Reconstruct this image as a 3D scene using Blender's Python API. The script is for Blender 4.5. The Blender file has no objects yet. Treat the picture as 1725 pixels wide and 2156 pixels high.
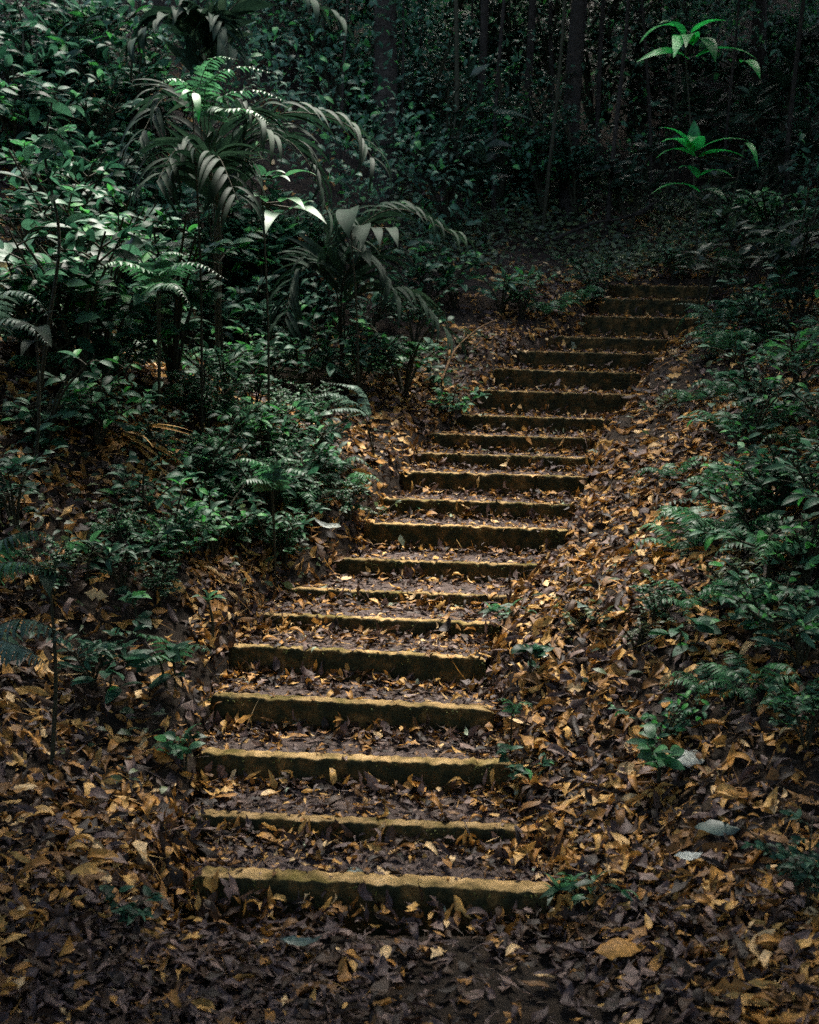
import bpy, math, random
import numpy as np
from mathutils import Vector, Matrix, Euler

random.seed(11)
RNG = np.random.default_rng(11)
R = math.radians
SC = bpy.context.scene
COL = SC.collection

# ------------------------------------------------------------------ camera model
F = 2400.0                      # focal length in photo units (photo seen 1725 wide)
CX, CY = 862.5, 1078.0
PITCH = R(-5.0)
CAM = np.array([0.0, 0.0, 1.69])
FWD = np.array([0, math.cos(PITCH), math.sin(PITCH)])
UPV = np.array([0, -math.sin(PITCH), math.cos(PITCH)])
RGT = np.array([1.0, 0, 0])

def at(px, py, d):
    """point at depth d along the view through photo position px, py"""
    return CAM + d * FWD + RGT * ((px - CX) / F * d) + UPV * ((CY - py) / F * d)

def proj(p):
    q = np.asarray(p) - CAM
    d = q @ FWD
    return CX + F * (q @ RGT) / d, CY - F * (q @ UPV) / d, d

# ------------------------------------------------------------------ stairs layout
ST = [((405, 1845), (1165, 1877)), ((402, 1716), (1098, 1747)), ((410, 1586), (1084, 1612)),
      ((440, 1463), (1040, 1496)), ((480, 1358), (1022, 1387)), ((540, 1293), (1050, 1313)),
      ((590, 1238), (1084, 1256)), ((698, 1175), (1166, 1191)), ((764, 1100), (1200, 1116)),
      ((798, 1049), (1212, 1063)), ((842, 992), (1245, 1004)), ((874, 953), (1247, 964)),
      ((902, 912), (1252, 923)), ((958, 872), (1292, 883)), ((1000, 820), (1340, 831)),
      ((1040, 775), (1352, 786)), ((1085, 738), (1396, 746)), ((1155, 707), (1432, 715)),
      ((1228, 664), (1475, 670)), ((1262, 627), (1492, 632)), ((1283, 599), (1505, 603))]
STEPS = []
for i, (l, r) in enumerate(ST):
    d = 3.79 + i * 0.344
    yaw = R(np.interp(i, [0, 9, 14, 20], [5.5, 11, 8, 2]))
    hw = (r[0] - l[0]) / F * d / 2
    dl = d + hw * math.tan(yaw)
    dr = d - hw * math.tan(yaw)
    Lp, Rp = at(*l, dl), at(*r, dr)
    STEPS.append((Lp, Rp))
SY = np.array([(a[1] + b[1]) / 2 for a, b in STEPS])
SX = np.array([(a[0] + b[0]) / 2 for a, b in STEPS])
SZ = np.array([(a[2] + b[2]) / 2 for a, b in STEPS])

# ------------------------------------------------------------------ terrain function
_ph = RNG.uniform(0, 6.28, (14, 3))
_fr = RNG.uniform(0.6, 4.5, (14, 2)) * RNG.choice([-1, 1], (14, 2))
def bump(x, y):
    z = 0
    for k in range(14):
        f = _fr[k]
        z = z + np.sin(f[0] * x + _ph[k, 0] + 0.7 * np.sin(f[1] * y + _ph[k, 2])) * np.sin(f[1] * y + _ph[k, 1]) / (abs(f[0]) + abs(f[1]))
    return z * 0.055

def sstep(a, b, t):
    t = np.clip((t - a) / (b - a), 0, 1)
    return t * t * (3 - 2 * t)

_ty = np.concatenate([[-6, 0, 2.0, SY[0] - .02], SY, [SY[-1] + 1.2, SY[-1] + 3, 18, 30, 60]])
_tz = np.concatenate([[-.25, -.08, -.02, SZ[0] - .095], SZ, [SZ[-1] + .48, SZ[-1] + 1.35, SZ[-1] + 4.1, SZ[-1] + 11, SZ[-1] + 30]])
_tyb = np.concatenate([[-6, 0, 2.3, 3.0, SY[0] - .1, SY[0] + .25], SY[1:], [SY[-1] + 1.2, SY[-1] + 3, 18, 30, 60]])
_tzb = np.concatenate([[-.25, -.08, -.02, .02, .10, .20], SZ[1:], [SZ[-1] + .48, SZ[-1] + 1.35, SZ[-1] + 4.1, SZ[-1] + 11, SZ[-1] + 30]])
_cy = np.concatenate([[-6, 0, SY[0] - .3], SY, [SY[-1] + 2, 30]])
_cx = np.concatenate([[-.1, -.1, SX[0]], SX, [SX[-1] + .8, SX[-1] + 2]])

def terrain(x, y):
    x = np.asarray(x, float); y = np.asarray(y, float)
    xc = np.interp(y, _cy, _cx)
    u = x - xc
    ye = y + np.clip(u, -.8, .8) * 0.13
    bk = sstep(.56, .9, np.abs(u))
    z = np.interp(ye, _ty, _tz) * (1 - bk) + np.interp(ye, _tyb, _tzb) * bk
    inside = sstep(.70, .54, np.abs(u)) * (y > SY[0] - .12) * (y < SY[-1] + .15)
    v = np.clip(np.abs(u) - .6, 0, None)
    sl = np.interp(y, [1, 3.3, 4.6, 5.6, 7.0, 8.2, 9.5, 12, 16], [.12, .16, .42, .62, .52, .20, .02, .10, .3])
    slo = np.interp(y, [0, 4, 8, 14], [.35, .55, .66, .5])
    left = sl * np.clip(v, 0, 1.9) + slo * np.clip(v - 1.9, 0, 3.5)
    srr = np.interp(y, [1, 3.3, 5, 7, 9, 11, 14], [.14, .2, .36, .40, .34, .30, .35])
    right = srr * np.clip(v, 0, 1.4) + (srr + .18) * np.clip(v - 1.4, 0, 4)
    z = z + np.where(u < 0, left, right)
    side = sstep(.5, 1.0, np.abs(u))
    z = z + bump(x, y) * (0.25 + side * 1.0) * np.where((y < SY[0]), .6, 1)
    return z - inside * 0.19 - 0.03 * side

def tnormal(x, y, e=.04):
    gx = (terrain(x + e, y) - terrain(x - e, y)) / (2 * e)
    gy = (terrain(x, y + e) - terrain(x, y - e)) / (2 * e)
    n = np.stack([-gx, -gy, np.ones_like(gx)], -1)
    return n / np.linalg.norm(n, axis=-1, keepdims=True)

def above(px, py, h=0.0, dmin=2.6, dmax=30):
    """first point on the line of sight that comes within h of the ground"""
    ds = np.arange(dmin, dmax, .03)
    P = CAM + ds[:, None] * (FWD + RGT * ((px - CX) / F) + UPV * ((CY - py) / F))
    g = P[:, 2] - terrain(P[:, 0], P[:, 1])
    k = np.argmax(g < h)
    return P[k]

# ------------------------------------------------------------------ mesh helpers
class Geo:
    """collects all-quad geometry with a random tint per piece"""
    def __init__(s): s.v = []; s.f = []; s.t = []; s.m = []; s.n = 0
    def add(s, v, f, tint=.5, mi=0):
        v = np.asarray(v, float).reshape(-1, 3); f = np.asarray(f, int).reshape(-1, 4)
        s.v.append(v); s.f.append(f + s.n)
        s.t.append(np.broadcast_to(np.asarray(tint, float), (len(v),)))
        s.m.append(np.full(len(f), mi, np.int32)); s.n += len(v)
    def mesh(s, name, mats, smooth=True):
        me = bpy.data.meshes.new(name)
        if not s.v: return me
        v = np.concatenate(s.v); f = np.concatenate(s.f); t = np.concatenate(s.t)
        me.vertices.add(len(v)); me.vertices.foreach_set('co', v.astype(np.float32).ravel())
        me.loops.add(len(f) * 4); me.loops.foreach_set('vertex_index', f.astype(np.int32).ravel())
        me.polygons.add(len(f)); me.polygons.foreach_set('loop_start', np.arange(0, len(f) * 4, 4, dtype=np.int32))
        me.polygons.foreach_set('material_index', np.concatenate(s.m))
        me.polygons.foreach_set('use_smooth', np.full(len(f), smooth))
        a = me.attributes.new('tint', 'FLOAT', 'POINT'); a.data.foreach_set('value', t.astype(np.float32))
        for m in (mats if isinstance(mats, (list, tuple)) else [mats]): me.materials.append(m)
        me.update(calc_edges=True)
        return me

def link(name, me, parent=None, loc=None):
    o = bpy.data.objects.new(name, me); COL.objects.link(o)
    if parent is not None: o.parent = parent
    if loc is not None: o.location = loc
    return o

def tag(o, label, cat, group=None):
    o['label'] = label; o['category'] = cat
    if group: o['group'] = group
    return o

def thing(name, label, cat, loc=(0, 0, 0), group=None):
    return tag(link(name, None, None, loc), label, cat, group)

def leaf(L=1., W=.4, nseg=4, prof='ell', droop=.4, fold=.15, curl=0., serr=0., wav=0., peti=0., rag=0.):
    """leaf blade along +Y, upper side +Z; returns verts, quads"""
    t = np.linspace(0, 1, nseg + 1)
    if prof == 'ell': w = np.sin(np.pi * np.clip(t, .0, 1) ** .85) ** .8
    elif prof == 'lan': w = np.sin(np.pi * t ** .6) ** .9
    elif prof == 'heart': w = np.sqrt(np.clip(1 - (t * 2 - .62) ** 2 / 1.9 - .0, 0, 1)) * (1 - t ** 3)
    elif prof == 'pinna': w = np.sqrt(np.clip(1 - t, 0, 1)) * (.55 + .45 * np.minimum(1, t * 6))
    elif prof == 'lobe':
        w = np.sin(np.pi * t ** .8) ** .7 * (.62 + .38 * np.cos(t * 6.28 * 3.0))
    w = np.maximum(w, .03) * W / 2
    if serr: w = w * (1 + serr * np.where(np.arange(nseg + 1) % 2 == 0, -1, 1))
    wl = w * (1 + rag * np.array([random.uniform(-1, .7) for _ in t])); wr = w * (1 + rag * np.array([random.uniform(-1, .7) for _ in t]))
    if peti: wl = np.where(t < peti, .02 * W, wl); wr = np.where(t < peti, .02 * W, wr)
    if False: w = np.where(t < peti, .02 * W, w)
    th = droop * (t - .25) * 1.3
    dt = 1. / nseg
    y = np.concatenate([[0], np.cumsum(np.cos(th[:-1]) * dt)]) * L
    z = -np.concatenate([[0], np.cumsum(np.sin(th[:-1]) * dt)]) * L
    fo = fold + curl * (t - .5)
    ny, nz = np.sin(th), np.cos(th)
    out = []
    for k in range(nseg + 1):
        c, s_ = math.cos(fo[k]), math.sin(fo[k])
        wv = wav * W * math.sin(k * 2.4)
        for sx in (-1, 0, 1):
            ww = wl[k] if sx < 0 else wr[k]
            off = abs(sx) * ww * s_ + (wv * sx if sx else 0)
            out.append((sx * ww * c, y[k] + ny[k] * off, z[k] + nz[k] * off))
    q = []
    for k in range(nseg):
        a = k * 3
        q += [(a, a + 1, a + 4, a + 3), (a + 1, a + 2, a + 5, a + 4)]
    return np.array(out), np.array(q)

def unit(a):
    a = np.asarray(a, float)
    return a / np.maximum(np.linalg.norm(a, axis=-1, keepdims=True), 1e-9)

def frames(d, n):
    y = unit(d); z = unit(n - (n * y).sum(-1, keepdims=True) * y)
    x = np.cross(y, z)
    return np.stack([x, y, z], -1)          # columns

def scatter(g, tmpls, pos, d, n, scale, tint, mi=0):
    pos = np.asarray(pos, float); N = len(pos)
    if N == 0: return
    M = frames(np.asarray(d, float), np.asarray(n, float))
    scale = np.broadcast_to(np.asarray(scale, float), (N,)); tint = np.broadcast_to(np.asarray(tint, float), (N,))
    pick = RNG.integers(0, len(tmpls), N)
    for k, (tv, tf) in enumerate(tmpls):
        ix = np.where(pick == k)[0]
        if len(ix) == 0: continue
        V = np.einsum('nij,kj->nki', M[ix], tv) * scale[ix][:, None, None] + pos[ix][:, None, :]
        nv = len(tv)
        Fq = tf[None] + (np.arange(len(ix)) * nv)[:, None, None]
        g.add(V.reshape(-1, 3), Fq.reshape(-1, 4), np.repeat(tint[ix], nv), mi)

def tube(g, pts, rad, sides=5, tint=.5, mi=0):
    pts = np.asarray(pts, float); n = len(pts)
    rad = np.broadcast_to(np.asarray(rad, float), (n,))
    T = unit(np.gradient(pts, axis=0))
    ref = np.array([0.31, .2, .93]) if abs(T[0][2]) < .8 else np.array([1., .1, 0])
    X = unit(np.cross(T, ref)); Y = np.cross(T, X)
    a = np.linspace(0, 2 * np.pi, sides, endpoint=False)
    ring = np.cos(a)[None, :, None] * X[:, None] + np.sin(a)[None, :, None] * Y[:, None]
    V = pts[:, None] + ring * rad[:, None, None]
    q = []
    for i in range(n - 1):
        for j in range(sides):
            k = (j + 1) % sides
            q.append((i * sides + j, i * sides + k, (i + 1) * sides + k, (i + 1) * sides + j))
    g.add(V.reshape(-1, 3), q, tint, mi)

def spline(pts, n):
    pts = np.asarray(pts, float)
    if len(pts) == 2: return pts[0] + (pts[1] - pts[0]) * np.linspace(0, 1, n)[:, None]
    P = np.vstack([2 * pts[0] - pts[1], pts, 2 * pts[-1] - pts[-2]])
    out = []
    for u in np.linspace(0, len(pts) - 1 - 1e-6, n):
        k = int(u); t = u - k
        a, b, c, d = P[k], P[k + 1], P[k + 2], P[k + 3]
        out.append(.5 * (2 * b + (c - a) * t + (2 * a - 5 * b + 4 * c - d) * t * t + (3 * b - 3 * c + d - a) * t ** 3))
    return np.array(out)

# ------------------------------------------------------------------ materials
def newmat(name):
    m = bpy.data.materials.new(name); m.use_nodes = True
    nt = m.node_tree; nt.nodes.clear()
    return m, nt, nt.nodes, nt.links

def ramp(nodes, stops, interp='LINEAR'):
    r = nodes.new('ShaderNodeValToRGB'); e = r.color_ramp.elements
    r.color_ramp.interpolation = interp
    while len(e) < len(stops): e.new(.5)
    for k, (p, c) in enumerate(stops): e[k].position = p; e[k].color = (*c, 1)
    return r

def leafmat(name, stops, rough=.42, trans=.3, transcol=1.6, spec=.5, rnd=0., var=.35, interp='LINEAR', bumpy=.15, scale=22):
    m, nt, N, L = newmat(name)
    out = N.new('ShaderNodeOutputMaterial')
    at_ = N.new('ShaderNodeAttribute'); at_.attribute_name = 'tint'
    fac = at_.outputs['Fac']
    if rnd:
        oi = N.new('ShaderNodeObjectInfo')
        ad = N.new('ShaderNodeMath'); ad.operation = 'MULTIPLY_ADD'; ad.inputs[1].default_value = rnd
        L.new(oi.outputs['Random'], ad.inputs[0]); L.new(fac, ad.inputs[2])
        sb = N.new('ShaderNodeMath'); sb.operation = 'SUBTRACT'; sb.inputs[1].default_value = rnd / 2
        L.new(ad.outputs[0], sb.inputs[0]); fac = sb.outputs[0]
    rp = ramp(N, stops, interp); L.new(fac, rp.inputs['Fac'])
    ge = N.new('ShaderNodeNewGeometry')
    no = N.new('ShaderNodeTexNoise'); no.inputs['Scale'].default_value = scale; no.inputs['Detail'].default_value = 5
    L.new(ge.outputs['Position'], no.inputs['Vector'])
    mr = N.new('ShaderNodeMapRange'); mr.inputs[1].default_value = .3; mr.inputs[2].default_value = .7
    mr.inputs[3].default_value = 1 - var; mr.inputs[4].default_value = 1 + var
    L.new(no.outputs['Fac'], mr.inputs[0])
    mx = N.new('ShaderNodeVectorMath'); mx.operation = 'SCALE'
    L.new(rp.outputs['Color'], mx.inputs[0]); L.new(mr.outputs[0], mx.inputs['Scale'])
    p = N.new('ShaderNodeBsdfPrincipled')
    L.new(mx.outputs[0], p.inputs['Base Color'])
    p.inputs['Roughness'].default_value = rough; p.inputs['Specular IOR Level'].default_value = spec
    bp = N.new('ShaderNodeBump'); bp.inputs['Strength'].default_value = bumpy; bp.inputs['Distance'].default_value = .01
    L.new(no.outputs['Fac'], bp.inputs['Height']); L.new(bp.outputs[0], p.inputs['Normal'])
    if trans:
        tr = N.new('ShaderNodeBsdfTranslucent')
        sc = N.new('ShaderNodeVectorMath'); sc.operation = 'SCALE'; sc.inputs['Scale'].default_value = transcol
        L.new(mx.outputs[0], sc.inputs[0]); L.new(sc.outputs[0], tr.inputs['Color'])
        ms = N.new('ShaderNodeMixShader'); ms.inputs[0].default_value = trans
        L.new(p.outputs[0], ms.inputs[1]); L.new(tr.outputs[0], ms.inputs[2]); L.new(ms.outputs[0], out.inputs[0])
    else: L.new(p.outputs[0], out.inputs[0])
    return m

def groundmat(name, stops, scale, rough=.9, bs=.6, dist=.03, detail=8, spec=.2):
    m, nt, N, L = newmat(name)
    out = N.new('ShaderNodeOutputMaterial'); ge = N.new('ShaderNodeNewGeometry')
    no = N.new('ShaderNodeTexNoise'); no.inputs['Scale'].default_value = scale; no.inputs['Detail'].default_value = detail
    no.inputs['Roughness'].default_value = .65
    L.new(ge.outputs['Position'], no.inputs['Vector'])
    rp = ramp(N, stops); L.new(no.outputs['Fac'], rp.inputs['Fac'])
    p = N.new('ShaderNodeBsdfPrincipled'); L.new(rp.outputs['Color'], p.inputs['Base Color'])
    p.inputs['Roughness'].default_value = rough; p.inputs['Specular IOR Level'].default_value = spec
    n2 = N.new('ShaderNodeTexNoise'); n2.inputs['Scale'].default_value = scale * 3.3; n2.inputs['Detail'].default_value = 8
    L.new(ge.outputs['Position'], n2.inputs['Vector'])
    bp = N.new('ShaderNodeBump'); bp.inputs['Strength'].default_value = bs; bp.inputs['Distance'].default_value = dist
    L.new(n2.outputs['Fac'], bp.inputs['Height']); L.new(bp.outputs[0], p.inputs['Normal']); L.new(p.outputs[0], out.inputs[0])
    return m

M_SOIL = groundmat('forest_soil', [(.3, (.014, .011, .008)), (.5, (.026, .019, .013)), (.7, (.05, .033, .02))], 9)
M_TREAD = groundmat('tread_soil', [(.3, (.055, .04, .036)), (.52, (.10, .075, .066)), (.75, (.19, .14, .115))], 26)
M_SLAB = groundmat('sandy_concrete', [(.30, (.07, .052, .022)), (.42, (.155, .108, .045)), (.54, (.25, .172, .078)), (.66, (.32, .23, .12)), (.8, (.12, .11, .035))], 16, bs=.45, dist=.015)
def vary_slab(m):
    nt = m.node_tree; N, L = nt.nodes, nt.links
    rp = next(n for n in N if n.type == 'VALTORGB'); p = next(n for n in N if n.type == 'BSDF_PRINCIPLED')
    oi = N.new('ShaderNodeObjectInfo'); ge = N.new('ShaderNodeNewGeometry')
    no = N.new('ShaderNodeTexNoise'); no.inputs['Scale'].default_value = 5.5; no.inputs['Detail'].default_value = 6
    L.new(ge.outputs['Position'], no.inputs['Vector'])
    st = ramp(N, [(.36, (.36, .40, .22)), (.48, (.85, .83, .75)), (.62, (1.1, 1.05, .98))]); L.new(no.outputs['Fac'], st.inputs['Fac'])
    ob = N.new('ShaderNodeMapRange'); ob.inputs[3].default_value = 1.2; ob.inputs[4].default_value = 1.7; L.new(oi.outputs['Random'], ob.inputs[0])
    a = N.new('ShaderNodeVectorMath'); a.operation = 'MULTIPLY'; L.new(rp.outputs['Color'], a.inputs[0]); L.new(st.outputs['Color'], a.inputs[1])
    b = N.new('ShaderNodeVectorMath'); b.operation = 'SCALE'; L.new(a.outputs[0], b.inputs[0]); L.new(ob.outputs[0], b.inputs['Scale'])
    L.new(b.outputs[0], p.inputs['Base Color'])
vary_slab(M_SLAB)
M_RISER = groundmat('mossy_riser', [(.30, (.016, .016, .008)), (.46, (.034, .034, .013)), (.56, (.085, .055, .018)), (.68, (.20, .115, .036)), (.8, (.05, .065, .018))], 13, bs=.9, dist=.02)
M_MOSS = leafmat('moss', [(0, (.04, .055, .012)), (1, (.11, .12, .03))], rough=.8, trans=.2, spec=.2)
M_BARK = groundmat('dark_bark', [(.3, (.016, .014, .011)), (.55, (.04, .033, .025)), (.75, (.075, .06, .045))], 14, bs=1, dist=.03)
M_MOSSBARK = groundmat('mossy_bark', [(.35, (.03, .025, .015)), (.5, (.07, .06, .02)), (.7, (.14, .13, .03))], 8, bs=1, dist=.03)
M_STEM = groundmat('green_stem', [(.3, (.022, .026, .013)), (.7, (.06, .055, .03))], 30, rough=.7)
M_TWIG = groundmat('dry_twig', [(.3, (.10, .055, .025)), (.7, (.28, .17, .08))], 30, rough=.8)

LITTER = [(0, (.024, .015, .009)), (.13, (.055, .028, .013)), (.25, (.085, .056, .05)), (.31, (.17, .08, .02)), (.46, (.31, .145, .03)),
          (.59, (.19, .125, .10)), (.65, (.42, .21, .045)), (.80, (.55, .32, .09)), (.92, (.70, .48, .23)), (.985, (.30, .36, .25))]
M_LITTER = leafmat('dead_leaf', LITTER, rough=.6, trans=.14, transcol=1.2, spec=.35, interp='CONSTANT', var=.45, scale=45, bumpy=.3)
M_WHITE = leafmat('bleached_leaf', [(0, (.25, .28, .25)), (1, (.48, .51, .46))], rough=.6, trans=.1, transcol=1, var=.5, scale=60, bumpy=.4)
M_SAGE = leafmat('grey_green_leaf', [(0, (.06, .10, .08)), (1, (.14, .20, .165))], rough=.5, trans=.12, transcol=1)
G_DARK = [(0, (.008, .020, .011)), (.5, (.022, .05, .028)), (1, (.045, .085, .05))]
G_MID = [(0, (.010, .042, .022)), (.4, (.026, .095, .050)), (.75, (.055, .15, .085)), (.92, (.09, .20, .12)), (1, (.05, .26, .05))]
G_FERN = [(0, (.016, .06, .028)), (.5, (.04, .13, .06)), (1, (.07, .23, .085))]
G_GREY = [(0, (.007, .020, .011)), (.5, (.014, .035, .020)), (1, (.032, .060, .034))]
G_VIVID = [(0, (.010, .12, .03)), (.5, (.018, .32, .05)), (1, (.05, .55, .10))]
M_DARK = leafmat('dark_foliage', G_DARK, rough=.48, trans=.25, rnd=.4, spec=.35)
M_MID = leafmat('shrub_leaf', G_MID, rough=.5, trans=.28, rnd=.5, spec=.28)
M_FERN = leafmat('fern_leaf', G_FERN, rough=.5, trans=.28, rnd=.5)
M_GREY = leafmat('palm_leaf', G_GREY, rough=.65, trans=.2, rnd=.4, bumpy=.1, spec=.12)
M_VIVID = leafmat('vivid_leaf', G_VIVID, rough=.45, trans=.45, transcol=1.7, rnd=.6)
M_PALE = leafmat('pale_fern_leaf', [(0, (.04, .085, .06)), (.5, (.075, .14, .10)), (1, (.13, .20, .15))], rough=.5, trans=.25, rnd=.4, spec=.3)
M_COVER = leafmat('ground_cover_leaf', [(0, (.03, .06, .025)), (.6, (.07, .11, .05)), (1, (.13, .17, .06))], rough=.5, trans=.25)

# ------------------------------------------------------------------ ground sheet
def build_ground():
    xs = np.concatenate([np.linspace(-45, -6, 27)[:-1], np.linspace(-6, 7, 262), np.linspace(7, 45, 27)[1:]])
    ys = np.concatenate([np.linspace(-30, 2, 30)[:-1], np.linspace(2, 14.5, 250), np.linspace(14.5, 70, 60)[1:]])
    X, Y = np.meshgrid(xs, ys)
    Z = terrain(X, Y)
    V = np.stack([X, Y, Z], -1).reshape(-1, 3)
    nx, ny = len(xs), len(ys)
    i = (np.arange(ny - 1)[:, None] * nx + np.arange(nx - 1)[None]).ravel()
    g = Geo(); g.add(V, np.stack([i, i + 1, i + nx + 1, i + nx], -1))
    o = link('ground', g.mesh('ground', M_SOIL)); o['kind'] = 'structure'
build_ground()

# ------------------------------------------------------------------ steps
ORD = ['first', 'second', 'third', 'fourth', 'fifth', 'sixth', 'seventh', 'eighth', 'ninth', 'tenth', 'eleventh', 'twelfth',
       'thirteenth', 'fourteenth', 'fifteenth', 'sixteenth', 'seventeenth', 'eighteenth', 'nineteenth', 'twentieth', 'twenty-first']
NOTE = {0: 'widest, with a broad bare sandy edge', 1: 'with a low edge half sunk in leaves', 2: 'with a long clean sandy edge',
        3: 'with a pale edge mossy at its left corner', 4: 'with a tall rust-mottled mossy front', 5: 'with leaves spilling over its left end',
        6: 'with a leaf-covered left corner', 7: 'with a low dark edge', 8: 'with a tall black front below a thin pale edge',
        9: 'with a green seedling at its left end', 10: 'with a tall golden-brown stained front', 11: 'with a thin pale edge and a green-tinged corner',
        12: 'short and low', 13: 'with a dark front', 14: 'with a dark front and sharp edge', 15: 'with a grey-green leaf at its right end',
        16: 'with a thin tan edge line', 17: 'in deep shade', 18: 'beside the fern fronds', 19: 'nearly black', 20: 'topmost, below the mossy bank'}
TREADS = []
def vnoise(x, y, s):
    return (np.sin(x * 37 + s) * np.sin(y * 41 + s * 2.1) + .6 * np.sin(x * 83 + s * 3.3 + y * 20) + .4 * np.sin(x * 151 + y * 97 + s * 5)) / 2
for i, (A, B) in enumerate(STEPS):
    ax = unit(B - A); w = np.linalg.norm(B - A)
    bk = unit(np.array([-ax[1], ax[0], 0])); dn = np.array([0, 0, -1.])
    dep = [.095, .07, .082, .08, .06][i] if i < 5 else .055
    root = thing('stone_step', f'{ORD[i]} stone step from the bottom, {NOTE[i]}', 'step', tuple(A), 'steps of the forest staircase')
    # edge slab: profile swept along the length, roughened
    n = 140
    prof = [(-.004, .21), (.0, .12), (.0, .05), (.0, .012), (.003, .003), (.012, .0), (.045, -.001), (dep - .01, .001), (dep, .012), (dep, .21)]
    cuts = np.linspace(0, 1, n + 1)
    V = []; jit = np.convolve(RNG.normal(0, .0042, n + 5), [.25, .5, .25], 'same')
    for k, c in enumerate(cuts):
        endf = min(c, 1 - c) * w
        rnd_ = .016 * max(0, 1 - endf / .03) ** 2
        for j, (b, d_) in enumerate(prof):
            nz = vnoise(c * w, d_ + b, i * 1.7)
            ch = .010 * max(0, math.sin(c * w * 7 + i * 2) * math.sin(c * w * 19 + i) * math.sin(c * w * 53 + 2 * i)) if 3 <= j <= 5 else 0
            wave = .006 * math.sin(c * 5 + i * 1.3) + .003 * math.sin(c * 13 + i) + .003 * math.sin(c * 47 + i * 3) * math.sin(c * 19)
            off_b = b + wave + (.003 * nz if j < 4 else .002 * nz) + rnd_ * (1 if j < 5 else -1) + ch * .7
            off_d = d_ + (.0018 * nz + jit[k] * .8 if d_ < .2 else 0) + rnd_ + ch
            V.append(ax * (c * w) + bk * off_b + dn * off_d)
    m = len(prof); q = []; mi = []
    for k in range(n):
        for j in range(m - 1):
            a = k * m + j; q.append((a, a + m, a + m + 1, a + 1)); mi.append(1 if j < 4 else 0)
    for c0 in (0, n * m):
        for j in range(m // 2 - 1):
            qd = (c0 + j, c0 + j + 1, c0 + m - 2 - j, c0 + m - 1 - j)
            q.append(qd); mi.append(1)
    g = Geo(); g.add(V, q); g.m = [np.array(mi, np.int32)]
    link('edge_slab', g.mesh('edge_slab', [M_SLAB, M_RISER]), root)
    # earth tread behind the slab
    if i + 1 < len(STEPS): A2, B2 = STEPS[i + 1]
    else: A2, B2 = A + np.array([.15, .5, .14]), B + np.array([.15, .5, .14])
    a0, b0 = A + bk * (dep + .002) + dn * .016, B + bk * (dep + .002) + dn * .016
    a1 = np.array([A2[0], A2[1] + .06, A[2] + .012]); b1 = np.array([B2[0], B2[1] + .06, B[2] + .012])
    lo = min(a0 @ ax, a1 @ ax); hi = max(b0 @ ax, b1 @ ax)
    a1 = a1 + ax * np.clip((a0 - a1) @ ax, -.1, .1); b1 = b1 + ax * np.clip((b0 - b1) @ ax, -.1, .1)
    nu, nv = 60, 14
    uu, vv = np.meshgrid(np.linspace(0, 1, nu + 1), np.linspace(0, 1, nv + 1))
    Pt = (a0 * (1 - uu[..., None]) + b0 * uu[..., None]) * (1 - vv[..., None]) + (a1 * (1 - uu[..., None]) + b1 * uu[..., None]) * vv[..., None]
    TREADS.append((a0, b0, a1, b1))
    Pt[..., 2] += .006 * vnoise(Pt[..., 0] * .6, Pt[..., 1] * .6, i) + .004 * vnoise(Pt[..., 0] * 2, Pt[..., 1] * 2, i + 3)
    k = (np.arange(nv)[:, None] * (nu + 1) + np.arange(nu)[None]).ravel()
    g = Geo(); g.add(Pt.reshape(-1, 3) - A, np.stack([k, k + 1, k + nu + 2, k + nu + 1], -1))
    link('earth_tread', g.mesh('earth_tread', M_TREAD), root)
    # moss tufts hugging the edge
    nm = 420 if i < 12 else 160
    c = RNG.random(nm); c = np.where(RNG.random(nm) < .45, c ** 3 * .5 * np.where(RNG.random(nm) < .5, 1, 1), c)
    c = np.where(RNG.random(nm) < .3, 1 - c * .3, c)
    keep = np.sin(c * 17 + i * 2.2) + np.sin(c * 41 + i) > .1
    c = c[keep]; nm = len(c)
    dd = RNG.random(nm) ** 1.5 * .12 + .012
    P = ax * (c * w)[:, None] + bk * (.006 * np.sin(c * 5 + i * 1.3) + .003 * np.sin(c * 13 + i) + .002)[:, None] + dn * dd[:, None]
    d = -bk + RNG.normal(0, .7, (nm, 3)) + np.array([0, 0, -.3])
    g = Geo(); scatter(g, [leaf(1, .6, 2, droop=1.)], P, d, RNG.normal(0, .5, (nm, 3)) + [0, 0, 1], RNG.uniform(.006, .016, nm), RNG.random(nm))
    link('moss', g.mesh('moss', M_MOSS), root)['kind'] = 'stuff'

# ------------------------------------------------------------------ leaf litter
LT = []
for k in range(22):
    LT.append(leaf(1, random.uniform(.24, .52), 5, random.choice(['ell', 'ell', 'lan', 'lobe']), droop=random.uniform(-1.9, 1.9),
                   fold=random.uniform(-.6, 1.0), curl=random.uniform(-1.5, 1.5), wav=random.uniform(0, .09), rag=random.choice([.05, .2, .4, .6])))
LT.append(leaf(1, .07, 5, 'ell', droop=.4)); LT.append(leaf(1.6, .05, 5, 'ell', droop=-.4)); LT.append(leaf(2.2, .04, 6, 'ell', droop=.5, fold=.6))
LT.append(leaf(1, .62, 8, 'lobe', droop=.7, fold=.3, curl=.4)); LT.append(leaf(1, .62, 8, 'lobe', droop=-.7, fold=.2, curl=-.6))

def ltint(n, warm=1.):
    """random leaf colour index; warm<1 shifts towards dark and mauve"""
    t = RNG.random(n)
    dull = RNG.choice([.05, .18, .18, .28, .28, .28, .62], n)
    return np.where(RNG.random(n) < warm, np.clip(t ** 1.02, 0, .999), dull)

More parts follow.
